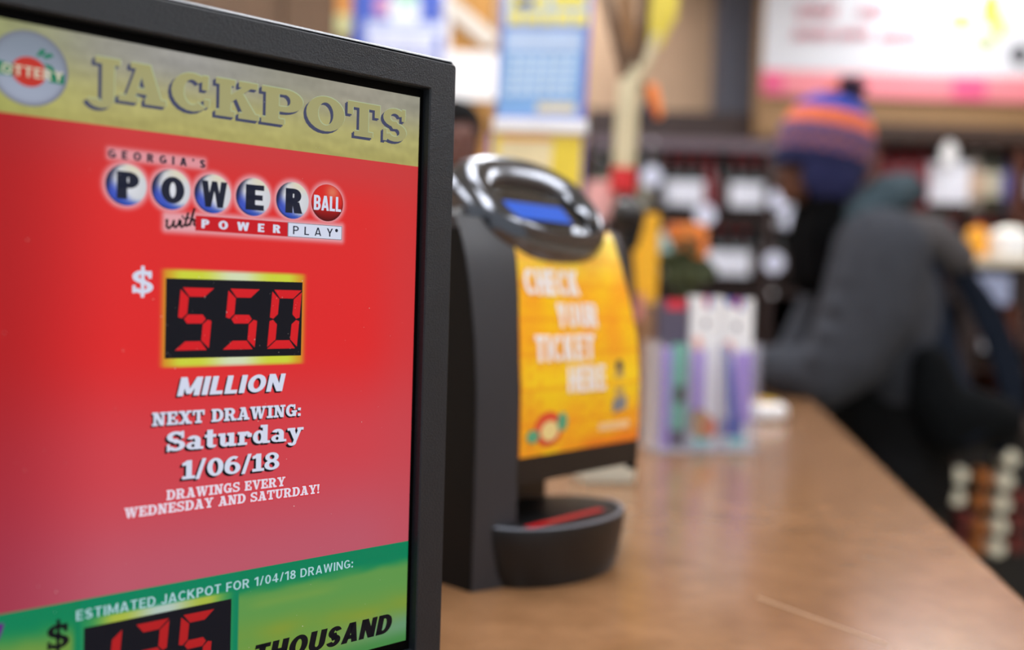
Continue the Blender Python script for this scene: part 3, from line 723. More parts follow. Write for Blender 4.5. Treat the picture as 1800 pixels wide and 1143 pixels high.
def leaflet(xc, hw, zt, base, prints, label):
    """folded card standing in the holder; printed areas are flat parts of it"""
    t = thing('leaflet', label, 'leaflet', hold.matrix_basis @ Vector((xc, .0, .007)) if False else Matrix.Translation(bc) @ Matrix.Rotation(rz_b, 4, 'Z') @ Vector((xc, .0, .007)), rz_b, 'leaflets in the acrylic holder')
    MB().box(-hw, hw, 0, .012, 0, zt).build('card', pp[base], t)
    for i, (c_, pts) in enumerate(prints):
        mb = MB(); P3 = [(x * hw, z * zt) for x, z in pts]
        mb.loft([[(x, -.0003 - .00015 * i, z) for x, z in P3], [(x, 0.0, z) for x, z in P3]])
        mb.build('print', pp[c_], t)
R4 = lambda x0, x1, z0, z1: [(x0, z0), (x1, z0), (x1, z1), (x0, z1)]
O8 = lambda x, z, rx, rz_: [(x + rx * math.cos(k * PI / 6), z + rz_ * math.sin(k * PI / 6)) for k in range(12)]
leaflet(-bw * .66, bw * .28, .228, 'slate', [('red', R4(-.6, .8, .93, 1)), ('lav', R4(-1, -.1, 0, .68)), ('green', R4(-.1, 1, .12, .7)), ('violet', R4(-1, -.6, .05, .66)), ('dark', R4(.2, .9, .3, .42))], 'dark leaflet with green and violet stripes, left in the acrylic holder')
leaflet(-bw * .02, bw * .31, .234, 'white', [('red', R4(-.15, .1, .93, 1)), ('blue', R4(.1, .35, .92, 1)), ('slate', R4(-.15, .15, .80, .84)), ('peach', O8(-.5, .68, .3, .06)), ('lav', R4(-1, .05, .24, .64)), ('dark', O8(-.55, .17, .42, .09)), ('tan', O8(-.1, .15, .6, .10)), ('orange', O8(.5, .13, .4, .07)), ('aqua', R4(-.7, .5, .01, .06))], 'white leaflet with lavender panel and picture, middle of the acrylic holder')
leaflet(bw * .66, bw * .31, .232, 'white', [('blue', R4(-.9, -.3, .95, 1)), ('red', R4(-.25, .0, .94, 1)), ('blue', R4(0, .3, .92, 1)), ('slate', R4(-.3, .05, .79, .83)), ('peach', O8(-.6, .66, .35, .06)), ('lav', R4(-.2, 1, .15, .64)), ('blue', [(-1, .68), (-.5, .68), (.4, .1), (-.4, .1)]), ('blue', R4(-1, .5, .07, .19)), ('aqua', R4(-.4, .7, .01, .06))], 'white leaflet with blue slanting stripe, right in the acrylic holder')

pk = hit(1340, 737)
puck = thing('money_dish', 'small white rounded plastic dish near the far counter end', 'dish', pk)
b = MB(); b.lathe([(.036, 0), (.046, .006), (.049, .016), (.045, .029), (.034, .034), (.030, .033)], 28)
b.build('dish_body', pm('white_plastic', (236, 238, 240), .35, var=.02), puck, smooth=True)
b = MB(); b.lathe([(.029, .030), (.029, .038), (.012, .041)], 20); b.build('sweets', pm('green_sweet', (150, 190, 60), .4, rgb2=(210, 90, 50), scale=60), puck, smooth=True)

cb = hit(1078, 852)
cm = thing('card_reader', 'cream plastic box behind the ticket checker tray', 'box', cb, math.radians(12))
MB().box(-.04, .03, 0, .06, 0, .078).build('case', pm('cream_plastic', (206, 202, 184), .5, var=.03), cm, bevel=.004)
MB().box(-.035, .025, .006, .054, .078, .083).build('lid', pm('cream_lid', (190, 186, 168), .5), cm, bevel=.002)

# tall card stand in the middle of the counter
sc_b = hit(951, 768)
YS = sc_b.y
st = thing('lottery_card_stand', 'tall counter stand with pale blue and yellow printed cards', 'sign stand', sc_b)
kx = YS / FPX
lt, rt_ = at(884, 0, YS), at(1043, 0, YS); lb, rb_ = at(863, 330, YS), at(1022, 330, YS)
def lq(px, py, dy=0.0): q_ = at(px, py, YS + dy); return tuple(q_ - sc_b)
def slabq(mb, c4, d0, d1):
    """card with thickness between two depths; c4 = corner pixels at the stand's own depth"""
    mb.loft([[tuple(Vector(lq(*c)) + Vector((0, d0, 0))) for c in c4], [tuple(Vector(lq(*c)) + Vector((0, d1, 0))) for c in c4]])
    return mb
sgm = {n_: pm('card_' + n_, c_, .4, var=.06) for n_, c_ in dict(pale=(186, 206, 236), sky=(128, 172, 224), blue=(84, 110, 204), yellow=(244, 226, 60), gold=(236, 208, 66), cream=(234, 216, 170), white=(240, 240, 244), violet=(112, 96, 190), navy=(40, 60, 140), orange=(240, 160, 60), grid=(206, 226, 244)).items()}
b = MB(); b.box(-.07, .07, -.05, .06, 0, .012); b.build('foot', pm('stand_clear', (150, 150, 160), .2), st, bevel=.003)
slabq(MB(), [(936, 320), (956, 320), (962, 766), (942, 766)], .006, .016).build('upright', pm('stand_clear', (150, 150, 160)), st)
slabq(MB(), [(884, -60), (1046, -60), (1028, 214), (872, 212)], .0, .006).build('card_backing', sgm['violet'], st)
up = slabq(MB(), [(888, -58), (1038, -58), (1034, 48), (884, 46)], -.0015, .0).build('card', sgm['pale'], st)
for x0, x1, y0, y1 in ((898, 930, -6, 16), (938, 962, -4, 14), (972, 1030, -8, 12), (896, 918, 22, 42), (924, 948, 24, 42), (954, 972, 23, 43), (978, 1002, 22, 42), (1008, 1032, 23, 43)):
    slabq(MB(), [(x0, y0), (x1, y0), (x1 - 1, y1), (x0 - 1, y1)], -.0025, -.0015).build('print_block', sgm['yellow'], up)
slabq(MB(), [(910, 2), (940, 0), (936, 12), (906, 14)], -.003, -.0026).build('print_block', sgm['navy'], up)
mid = slabq(MB(), [(884, 50), (1030, 52), (1020, 206), (874, 203)], -.0015, .0).build('card', sgm['sky'], st)
slabq(MB(), [(892, 54), (1022, 56), (1020, 92), (888, 90)], -.0022, -.0015).build('print_block', sgm['pale'], mid)
for i in range(5):
    for j in range(6):
        x0 = 897 + j * 20 - i * 1.6; y0 = 98 + i * 15
        slabq(MB(), [(x0, y0), (x0 + 15, y0), (x0 + 14, y0 + 10), (x0 - 1, y0 + 10)], -.0022, -.0015).build('print_cell', sgm['grid'], mid)
slabq(MB(), [(944, 182), (1012, 183), (1010, 198), (942, 197)], -.0024, -.0015).build('print_block', sgm['cream'], mid)
slabq(MB(), [(868, 208), (1032, 212), (1032, 236), (866, 230)], -.012, .006).build('clip_rail', sgm['white'], st, bevel=.002)
low = slabq(MB(), [(866, 236), (1024, 240), (1016, 420), (858, 420)], -.0015, .004).build('card', sgm['gold'], st)
slabq(MB(), [(880, 246), (972, 248), (966, 312), (874, 312)], -.0025, -.0015).build('print_block', sgm['cream'], low)
slabq(MB(), [(884, 240), (968, 242), (967, 248), (883, 247)], -.0028, -.0015).build('print_block', sgm['orange'], low)
slabq(MB(), [(858, 236), (866, 236), (858, 420), (850, 420)], -.001, .005).build('card_edge', sgm['violet'], st)
slabq(MB(), [(1022, 240), (1028, 240), (1020, 420), (1014, 420)], -.001, .005).build('card_edge', sgm['violet'], st)

def upright(name, label, cat, px, Y, base=CT, rz=0.0, group=None):
    """thing standing on the counter at the column px and depth Y"""
    q_ = at(px, 500, Y); return thing(name, label, cat, (q_.x, q_.y, base), rz, group)
# cream post with a red collar and twigs
YP = 2.25
o_ = at(1096, 500, YP); o_.z = CT
post = thing('cream_post', 'cream post with red collar and brown branching top', 'post', o_)
rl = lambda px, py, dy=0.0: tuple(at(px, py, YP + dy) - o_)
b = MB(); b.lathe([(.06, 0), (.06, .012), (.02, .02)], 20); b.build('foot', pm('post_foot', (60, 40, 32), .5), post, smooth=True)
MB().tube([(0, 0, .015), rl(1090, 420), rl(1094, 330)], .014, 12).build('lower_stem', pm('post_foot', (60, 40, 32)), post, smooth=True)
MB().tube([rl(1093, 338), rl(1097, 296)], [.031, .029], 18).build('collar', pm('collar_red', (196, 24, 30), .45), post, smooth=True)
MB().tube([rl(1097, 300), rl(1101, 220), rl(1106, 150), rl(1116, 120)], [.026, .026, .025, .018], 16).build('shaft', pm('cream_paint', (198, 186, 152), .6, scale=14), post, smooth=True)
bm_ = pm('twig_brown', (116, 78, 34), .7, scale=40); bm2 = pm('twig_dark', (78, 52, 28), .7)
for q_, r_, mm in (([rl(1108, 145), rl(1084, 70), rl(1062, -20, .05), rl(1050, -60, .06)], [.020, .013, .012, .010], bm2), ([rl(1112, 140), rl(1104, 60, .06), rl(1096, -20, .1)], [.018, .022, .014], bm_), ([rl(1114, 135), rl(1128, 70), rl(1138, -30)], [.018, .014, .010], bm2)):
    MB().tube(q_, r_, 10).build('branch', mm, post, smooth=True)
MB().tube([rl(1112, 142), rl(1140, 100), rl(1154, 60)], [.018, .012, .008], 10).build('branch', pm('cream_paint', (198, 186, 152)), post, smooth=True)
lf = pm('leaf_yellow', (206, 186, 66), .6, scale=20)
for pts, ww in (([rl(1150, 84), rl(1158, 40), rl(1156, -10), rl(1150, -50)], .030), ([rl(1152, 80), rl(1170, 30, .04), rl(1184, -30, .06)], .024)):
    b = MB(); rg = []
    for i, q_ in enumerate(pts):
        h_ = ww * math.sin(PI * (i + .6) / (len(pts) + .4)); q_ = Vector(q_)
        rg.append([tuple(q_ + Vector((-h_, 0, 0))), tuple(q_ + Vector((0, -.006, 0))), tuple(q_ + Vector((h_, 0, 0))), tuple(q_ + Vector((0, .004, 0)))])
    b.loft(rg); b.build('leaf', lf, post, smooth=True)
MB().tube([rl(1106, 150), rl(1128, 148), rl(1148, 162)], [.008, .005, .004], 8).build('branch', bm2, post, smooth=True)
MB().tube([rl(1128, 148), rl(1136, 170), rl(1138, 194)], [.005, .004, .003], 8).build('branch', bm2, post, smooth=True)
MB().capsule(rl(1146, 158), rl(1156, 200), .014, .012).build('ornament', pm('ornament_orange', (226, 120, 40), .5), post, smooth=True)
MB().capsule(rl(1136, 190), rl(1144, 205), .012, .010).build('ornament', pm('ornament_navy', (24, 30, 60), .5), post, smooth=True)
# black scanner on a stem, tall yellow carton, flowers, small cards
YK = 1.72
o_ = at(1096, 500, YK); o_.z = CT
sn = thing('gooseneck_scanner', 'black scanner head on a thin stem behind the ticket checker', 'scanner', o_)
rl = lambda px, py, dy=0.0: tuple(at(px, py, YK + dy) - o_)
b = MB(); b.lathe([(.045, 0), (.045, .01), (.012, .018)], 20); b.build('foot', dark_m, sn, smooth=True)
MB().tube([(0, 0, .015), rl(1108, 520), rl(1104, 450), rl(1098, 408)], .009, 10).build('stem', dark_m, sn, smooth=True)
b = MB(); c_ = rl(1104, 378); b.ell(c_, (.031, .035, .028)); b.build('head', pm('scanner_black', (24, 20, 18), .4), sn, smooth=True)
MB().capsule(tuple(Vector(rl(1118, 392)) + Vector((0, -.01, 0))), rl(1112, 430), .013, .01).build('handle', dark_m, sn, smooth=True)
YC = 1.9
o_ = hit(1132, 0 + 740); o_ = at(1130, 500, YC); o_.z = CT
cr = thing('yellow_carton', 'tall narrow yellow and tan carton beside the leaflets', 'carton', o_, math.radians(8))
zt = at(1130, 376, YC).z - CT; zm = at(1130, 535, YC).z - CT
MB().box(-.024, .024, -.02, .02, zm, zt).build('carton_top', pm('carton_yellow', (240, 176, 26), .5), cr, bevel=.003)
MB().box(-.022, .022, -.019, .019, 0, zm).build('carton_base', pm('carton_tan', (136, 92, 44), .6), cr, bevel=.003)
MB().box(-.023, -.004, -.0215, -.02, zm - .03, zm + .02).build('sticker', pm('sticker_pink', (206, 130, 120), .5), cr)
YF = 2.1
o_ = at(1205, 500, YF); o_.z = CT
fl = thing('potted_flowers', 'potted plant with orange blossoms behind the leaflet holder', 'plant', o_)
rl = lambda px, py, dy=0.0: Vector(at(px, py, YF + dy) - o_)
b = MB(); b.lathe([(.04, 0), (.055, .10), (.060, .105), (.052, .105)], 20); b.build('pot', pm('pot_brown', (70, 40, 30), .6), fl, smooth=True)
rf = random.Random(5); gm = pm('plant_green', (52, 62, 28), .6, scale=40); om = pm('petal_orange', (224, 138, 40), .6, rgb2=(196, 96, 30), scale=50)
for i in range(9):
    px, py = rf.uniform(1180, 1230), rf.uniform(408, 442); e_ = rl(px, py, rf.uniform(-.05, .05))
    MB().tube([(rf.uniform(-.02, .02), rf.uniform(-.02, .02), .10), tuple(e_ * .6 + Vector((0, 0, .05))), tuple(e_)], .004, 6).build('stem', gm, fl, smooth=True)
    b = MB()
    for k_ in range(6):
        a = k_ * PI / 3; b.ell(tuple(e_ + Vector((.012 * math.cos(a), -.006, .012 * math.sin(a)))), (.010, .005, .010), 8, 6)
    b.build('blossom', om, fl, smooth=True)
for i in range(16):
    e_ = rl(rf.uniform(1172, 1246), rf.uniform(430, 500), rf.uniform(-.06, .06)); a = rf.uniform(0, PI)
    b = MB(); b.ell((0, 0, 0), (.026, .004, .011), 10, 6, M=Matrix.Translation(e_) @ Matrix.Rotation(rf.uniform(-.6, .6), 4, 'Z') @ Matrix.Rotation(a, 4, 'Y')); b.build('leaf', gm, fl, smooth=True)
for nm, lab, px, py, Y, hw, c_ in (('price_card', 'small pale teal card standing beside the yellow carton', 1162, 425, 2.2, .018, (150, 186, 186)), ('price_card', 'pale pink card standing behind the checker head', 1052, 352, 2.3, .034, (226, 170, 166)), ):
    o_ = at(px, 500, Y); o_.z = CT; t = thing(nm, lab, 'card', o_); z_ = at(px, py, Y).z - CT
    MB().box(-hw, hw, 0, .004, z_ - hw * 1.3, z_ + hw * 1.3).build('card', pm('card_' + lab[:14], c_, .5), t)
    MB().tube([(0, .003, 0), (0, .003, z_ - hw)], .003, 8).build('stick', dark_m, t); b = MB(); b.lathe([(.02, 0), (.02, .006), (.004, .01)], 14); b.build('foot', dark_m, t)

# ------------------------------------------------------------------ back wall furniture
def wbox(px0, px1, py0, py1, Y, d):
    """box with its front at depth Y whose front face spans the given pixel range"""
    a, b_ = at(px0, (py0 + py1) / 2, Y), at(px1, (py0 + py1) / 2, Y); c_, d_2 = at((px0 + px1) / 2, py0, Y), at((px0 + px1) / 2, py1, Y)
    return a.x, b_.x, Y, Y + d, d_2.z, c_.z
# grey pillar
x0, x1, y0, y1, _, _ = wbox(1266, 1328, 0, 200, 5.1, .2)
pil = MB().box(x0, x1, 5.1, RY1, 0, RH).build('pillar', pm('pillar_grey', (68, 69, 79), .6, var=.05)); tag(pil, kind='structure')
x0, x1, y0, y1, z0, z1 = wbox(1034, 1345, 196, 262, 5.08, .2)
tag(MB().box(x0, x1, 5.08, RY1, z0, z1).build('trim_2', pm('trim_brown', (50, 33, 28), .6, var=.06)), kind='structure')
# beige bulkhead with the big banner
x0, x1, y0, y1, z0, z1 = wbox(1335, 1900, 176, 246, 4.95, .2)
tag(MB().box(x0, RX1, 4.95, RY1, z0, RH).build('trim_1', pm('bulkhead_tan', (146, 112, 74), .7, var=.05)), kind='structure')
bx0, bx1, _, _, bz0, bz1 = wbox(1346, 1990, -150, 176, 4.93, .02)
ban = thing('wall_banner', 'large white banner with pink script and a pink bottom band', 'banner', ((bx0 + bx1) / 2, 4.95, bz0))
hwB = (bx1 - bx0) / 2; hB = bz1 - bz0; zb = hB * 44 / 326
MB().box(-hwB, hwB, -.02, 0, zb, hB).build('white_field', pm('banner_white', (208, 209, 213), .5, var=.01), ban)
MB().box(-hwB, hwB, -.021, 0, 0, zb).build('pink_band', pm('banner_pink', (228, 132, 140), .5, var=.03), ban)
MB().box(-hwB, -hwB + .10, -.024, -.021, .01, zb - .01).build('band_patch', pm('banner_rose', (222, 84, 128), .5), ban)
MB().box(hwB - .86, hwB - .70, -.024, -.021, .01, zb - .01).build('band_patch', pm('banner_rose', (222, 84, 128)), ban)
bo = Vector(((bx0 + bx1) / 2, 4.95, bz0))
def bl_(px, py): q_ = at(px, py, 4.928) - bo; return (q_.x, -.0235, q_.z)
pkm = pm('banner_script', (226, 120, 138), .5)
for y0_, xs in ((22, (1402, 1470)), (22, (1510, 1556)), (62, (1396, 1462)), (62, (1474, 1530)), (66, (1548, 1616))):
    pts = []; n_ = max(6, int((xs[1] - xs[0]) / 5))
    for i in range(n_ + 1): pts.append(bl_(xs[0] + (xs[1] - xs[0]) * i / n_, y0_ + (-10 if i % 2 else 7)))
    MB().tube(pts, .009, 6).build('script_stroke', pkm, ban, smooth=True)
for px, py, rx, rz_, c_ in ((1742, 16, .05, .09, (236, 196, 60)), (1690, 38, .07, .05, (214, 206, 110)), (1632, 28, .02, .05, (40, 42, 46)), (1760, 50, .03, .05, (226, 160, 60)), (1732, 74, .06, .04, (170, 176, 130)), (1792, 96, .05, .05, (70, 72, 76)), (1668, 86, .03, .04, (226, 228, 214))):
    q_ = bl_(px, py); n_ = 16; b = MB()
    b.loft([[(q_[0] + rx * math.cos(2 * PI * k_ / n_), y_, q_[2] + rz_ * math.sin(2 * PI * k_ / n_)) for k_ in range(n_)] for y_ in (-.022, -.02)])
    b.build('picture_shape', pm('banner_%d' % px, c_, .5), ban)
# bottles
gd = pm('bottle_dark', (20, 16, 14), .12, var=.1); gr_ = pm('bottle_red', (110, 16, 26), .15)
lbw = pm('label_white', (232, 234, 244), .5, var=.03)
def bottle(name, glass, label, cap, h=.30, r=.0375, lh=(.06, .17)):
    t = thing(name, 'x', 'bottle')
    b = MB(); b.lathe([(r * .9, 0), (r, .006), (r, h * .58), (r * .85, h * .66), (r * .42, h * .76), (r * .37, h * .88)], 16); b.build('glass', glass, t, smooth=True)
    b = MB(); b.lathe([(r + .0006, lh[0]), (r + .0010, lh[0] + .002), (r + .0010, lh[1] - .002), (r + .0006, lh[1])], 16); b.build('label', label, t, smooth=True)
    b = MB(); b.lathe([(r * .39, h * .84), (r * .43, h * .86), (r * .43, h), (r * .34, h + .002)], 14); b.build('capsule', cap, t, smooth=True)
    return t
rcap = pm('capsule_red', (150, 24, 34), .35); wcap = pm('capsule_white', (226, 226, 228), .4); bcap = pm('capsule_black', (22, 20, 22), .35)
PROTO = {'w': bottle('wine_bottle', gd, lbw, rcap), 'r': bottle('wine_bottle', gr_, pm('label_wine', (120, 20, 34), .5), rcap), 'd': bottle('wine_bottle', gd, pm('label_dim', (56, 40, 38), .6), bcap),
         'g': bottle('wine_bottle', pm('bottle_green', (46, 50, 30), .15), pm('label_cream', (196, 190, 168), .5), wcap), 'p': bottle('wine_bottle', pm('bottle_pale', (150, 140, 130), .2), pm('label_peach', (206, 176, 150), .5), wcap),
         'W': bottle('wine_bottle', gd, lbw, rcap, .34, .055, (.03, .20)), 'b': bottle('wine_bottle', pm('bottle_slate', (70, 74, 96), .2), pm('label_blue', (96, 100, 170), .5), rcap)}
usedp = set()
def put_bottle(kind, loc, label, group):
    src = PROTO[kind]
    if kind in usedp: o = copy_tree(src)
    else: o = src; usedp.add(kind)
    o.location = loc; o['label'] = label; o['group'] = group
    return o
# wine shelf
wd = pm('shelf_wood', (44, 24, 19), .5, scale=26, stretch=(.15, 1, 1)); mv = pm('shelf_rail', (104, 88, 96), .5)
WY = 4.55
wx0 = at(1034, 400, WY).x; wx1 = at(1478, 400, WY).x
rack = thing('wine_shelf', 'dark wooden wine shelf unit against the back wall', 'shelf', ((wx0 + wx1) / 2, WY, 0))
hw = (wx1 - wx0) / 2
zl_ = [at(1250, y_, WY).z for y_ in (247, 384, 506, 628, 750, 872)]
for i, z in enumerate(zl_):
    MB().box(-hw, hw, 0, .36, z - .025, z).build('shelf_board', mv if i == 0 else wd, rack)
MB().box(-hw, hw, -.012, 0, zl_[0] - .045, zl_[0] + .005).build('top_rail', mv, rack)
MB().box(-hw, hw, .36, .38, 0, zl_[0]).build('back_panel', pm('shelf_back', (8, 5, 5), .8, spec=.1), rack)
for px in (1034, 1152, 1352, 1476):
    x = at(px, 400, WY).x - (wx0 + wx1) / 2; MB().box(x - .02, x + .02, -.004, .36, 0, zl_[0] - .02).build('upright', wd, rack)
def ordinal(i, n, a='leftmost', z='rightmost', side='from left'):
    if i == 1: return a
    if i == n: return z
    return ('second', 'third', 'fourth', 'fifth', 'sixth', 'seventh')[i - 2] + (' ' + side if side else '')
def row(kinds, px0, px1, z, Y, label, group):
    n_ = len(kinds); seen = {}
    for i, k_ in enumerate(kinds):
        x = at(px0 + (px1 - px0) * (i + .5) / n_, 400, Y).x
        tot = kinds.count(k_); seen[k_] = seen.get(k_, 0) + 1
        put_bottle(k_, (x, Y, z), (ordinal(seen[k_], tot) + ' ' + label[k_]) if tot > 1 else label[k_], group)
nm = {'w': 'white-labelled', 'r': 'red', 'd': 'dark', 'g': 'green cream-labelled', 'p': 'pale', 'W': 'big white-labelled', 'b': 'slate blue'}
def labs(tail): return {k_: '%s bottle %s' % (v_, tail) for k_, v_ in nm.items()}
row('wwwrdwww', 1166, 1346, zl_[1], WY + .07, labs('on the top level of the dark wine shelf'), 'bottles on the top wine shelf level')
row('gddwwwd', 1162, 1346, zl_[2], WY + .07, labs('on the second level of the dark wine shelf'), 'bottles on the second wine shelf level')
row('dwrdwr', 1362, 1470, zl_[1], WY + .07, labs('on the wine shelf behind the hooded customer'), 'bottles on the wine shelf behind the customer')
row('ddwdrd', 1362, 1470, zl_[2], WY + .07, labs('low on the wine shelf behind the hooded customer'), 'lower bottles behind the customer')
row('gpdg', 1044, 1146, zl_[1], WY + .07, labs('on the wine shelf beside the cream post'), 'bottles beside the cream post')
row('pdgd', 1044, 1146, zl_[2], WY + .07, labs('low on the wine shelf beside the cream post'), 'lower bottles beside the cream post')
tgm = pm('highlight_pale', (226, 230, 250), .4, var=.02);  # round discs modelled in place of blurred lamp highlights on the bottles
for px, py, lab in ((1145, 310, 'pale round highlight disc beside the cream post'), (1240, 378, 'pale round highlight disc between the two white-labelled bottle groups'), (1390, 386, 'pale round shelf tag just left of the customer\'s collar'), (1361, 462, 'pale round shelf tag left of the customer\'s shoulder'), (1370, 352, 'small pale round shelf tag left of the customer\'s hat flap')):
    q_ = at(px, py, WY - .03); t = thing('pale_disc', lab, 'price tag', (q_.x, WY - .012, q_.z), 0, 'pale shelf discs')
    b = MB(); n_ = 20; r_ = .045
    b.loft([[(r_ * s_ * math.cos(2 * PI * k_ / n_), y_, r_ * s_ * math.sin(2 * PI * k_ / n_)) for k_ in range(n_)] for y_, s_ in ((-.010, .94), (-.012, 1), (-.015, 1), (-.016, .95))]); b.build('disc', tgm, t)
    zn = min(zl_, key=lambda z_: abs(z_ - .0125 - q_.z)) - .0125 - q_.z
    MB().tube([(0, -.008, 0), (0, -.006, zn)], .0025, 6).build('arm', pm('disc_wire', (60, 60, 64), .4), t)
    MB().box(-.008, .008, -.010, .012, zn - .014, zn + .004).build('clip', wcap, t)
# liquor shelf on the right
LYY = 4.2
lx0 = at(1530, 400, LYY).x; lx1 = at(1960, 400, LYY).x
ls = thing('liquor_shelf', 'dark wooden liquor shelf behind the customer on the right', 'shelf', ((lx0 + lx1) / 2, LYY, 0)); hw = (lx1 - lx0) / 2
zq = [at(1660, y_, LYY).z for y_ in (248, 368, 500, 640, 800, 960)]
for i, z in enumerate(zq): MB().box(-hw, hw, 0, .34, z - .025, z).build('shelf_board', wd, ls)
MB().box(-hw - .01, hw, -.03, .36, zq[0], at(1660, 222, LYY).z).build('cornice', pm('cornice_brown', (58, 38, 26), .55, scale=20), ls)
MB().box(-hw, hw, .34, .36, 0, zq[0]).build('back_panel', pm('shelf_back_warm', (40, 24, 20), .8), ls)
for px in (1530, 1668, 1790, 1958):
    x = at(px, 400, LYY).x - (lx0 + lx1) / 2
    if px != 1668: MB().box(x - .02, x + .02, -.004, .34, 0, zq[0] - .02).build('upright', pm('shelf_wood_red', (84, 42, 26), .5), ls)
row('rrrWWpgb', 1536, 1786, zq[1], LYY + .08, labs('on the upper liquor shelf right of the hat'), 'bottles on the upper liquor shelf')
row('dwrdbdrb', 1536, 1786, zq[2], LYY + .08, labs('on the middle liquor shelf'), 'bottles on the middle liquor shelf')
row('wprw', 1800, 1946, zq[1], LYY + .08, labs('at the right end of the upper liquor shelf'), 'bottles at the right end of the upper shelf')
row('rdrd', 1800, 1946, zq[2], LYY + .08, labs('at the right end of the middle liquor shelf'), 'bottles at the right end of the middle shelf')
row('dwgdrwWw', 1700, 1946, zq[3], LYY + .08, labs('on the lower liquor shelf under the pale ledge'), 'bottles on the lower liquor shelf')
q_ = at(1664, 272, LYY); t = thing('pale_disc', 'white oval disc hanging on the upper liquor shelf', 'price tag', (q_.x, LYY - .012, q_.z), 0, 'pale shelf discs')
b = MB(); n_ = 20; b.loft([[(.034 * math.cos(2 * PI * k_ / n_), y_, .052 * math.sin(2 * PI * k_ / n_)) for k_ in range(n_)] for y_ in (-.014, -.010)]); b.build('disc', pm('oval_white', (232, 232, 232), .4), t); MB().box(-.006, .006, -.011, .006, .03, .06).build('clip', wcap, t)
# white display ledge with two items
DYY = 3.4
dx0 = at(1700, 455, DYY).x; dx1 = at(1990, 455, DYY).x; dz = at(1760, 452, DYY).z
dl = thing('display_table', 'tall dark stand with a pale top at the right edge', 'table', ((dx0 + dx1) / 2, DYY, 0)); hw = (dx1 - dx0) / 2
MB().box(-hw, hw, 0, .4, dz - .03, dz).build('top', pm('ledge_pale', (206, 196, 176), .4), dl, bevel=.004)
zc_ = at(1760, 535, DYY).z
for lx_ in (-hw + .03, hw - .03):
    for ly_ in (.05, .35): MB().box(lx_ - .018, lx_ + .018, ly_ - .018, ly_ + .018, 0, zc_).build('leg', pm('ledge_dark', (34, 10, 10), .6, rgb2=(12, 7, 7), scale=6), dl)
MB().box(-hw + .03, hw - .03, .03, .37, zc_, dz - .03).build('cabinet', pm('ledge_dark', (34, 10, 10), .6, rgb2=(12, 7, 7), scale=6), dl)
MB().box(-hw + .05, -hw + .16, .016, .03, dz - .16, dz - .06).build('notice', pm('notice_grey', (150, 160, 190), .5), dl)
q_ = at(1716, 452, DYY + .1); t = thing('orange_can', 'orange canister on the pale ledge', 'can', (q_.x, DYY + .1, dz))
b = MB(); b.lathe([(.034, 0), (.036, .004), (.036, .085), (.030, .098), (.016, .104)], 18); b.build('can_body', pm('can_orange', (244, 168, 24), .4), t, smooth=True)
b = MB(); b.lathe([(.015, .103), (.015, .115), (.012, .118)], 14); b.build('can_cap', pm('cap_red', (190, 60, 40), .4), t, smooth=True)
q_ = at(1772, 452, DYY + .12); t = thing('white_tub', 'round white tub on the pale ledge', 'tub', (q_.x, DYY + .12, dz))
b = MB(); b.lathe([(.062, 0), (.068, .01), (.070, .075), (.060, .085)], 22); b.build('tub_body', pm('white_plastic', (236, 238, 240)), t, smooth=True)
b = MB(); b.lathe([(.062, .083), (.062, .093), (.03, .108), (.01, .112)], 22); b.build('tub_lid', pm('tub_lid', (244, 240, 226), .5), t, smooth=True)
# low rack of lying bottles, ends towards the camera
LRY = 3.0
def lp(px, py): return at(px, py, LRY)
rk0, rk1 = lp(1655, 900), lp(1900, 900)
zr = at(1720, 770, LRY).z
lr = thing('bottle_rack', 'low dark rack of lying bottles beyond the counter edge', 'rack', ((rk0.x + rk1.x) / 2, LRY, 0)); hw = (rk1.x - rk0.x) / 2
MB().box(-hw, hw, .06, .36, 0, zr).build('rack_body', pm('rack_black', (12, 10, 10), .6), lr)
MB().box(-hw - .02, hw + .02, .0, .38, zr, zr + .03).build('rack_top', pm('rack_wood', (40, 26, 20), .5), lr)
for s_ in (-1, 1): MB().box(s_ * hw - .015, s_ * hw + .015, .0, .36, 0, zr).build('side_board', pm('rack_wood', (40, 26, 20)), lr)
cream = pm('cap_cream', (240, 236, 214), .35, var=.03); amber = pm('cap_amber', (176, 104, 44), .35); wine = pm('cap_wine', (110, 34, 30), .4)
ends = [(1691, 838, 'c'), (1686, 877, 'c'), (1780, 808, 'c'), (1771, 848, 'c'), (1766, 888, 'c'), (1761, 928, 'c'), (1756, 966, 'c'),
        (1735, 842, 'a'), (1729, 884, 'a'), (1727, 928, 'a'), (1722, 962, 'a'), (1800, 880, 'w'), (1796, 920, 'w'), (1792, 960, 'w'), (1700, 915, 'w'), (1690, 950, 'w')]
lt_ = {'c': (cream, 'cream-capped bottle lying in the low rack'), 'a': (amber, 'amber-capped bottle lying in the low rack'), 'w': (wine, 'wine-red-capped bottle lying in the low rack')}
RM = Matrix.Rotation(PI / 2, 4, 'X')
cnt = {}
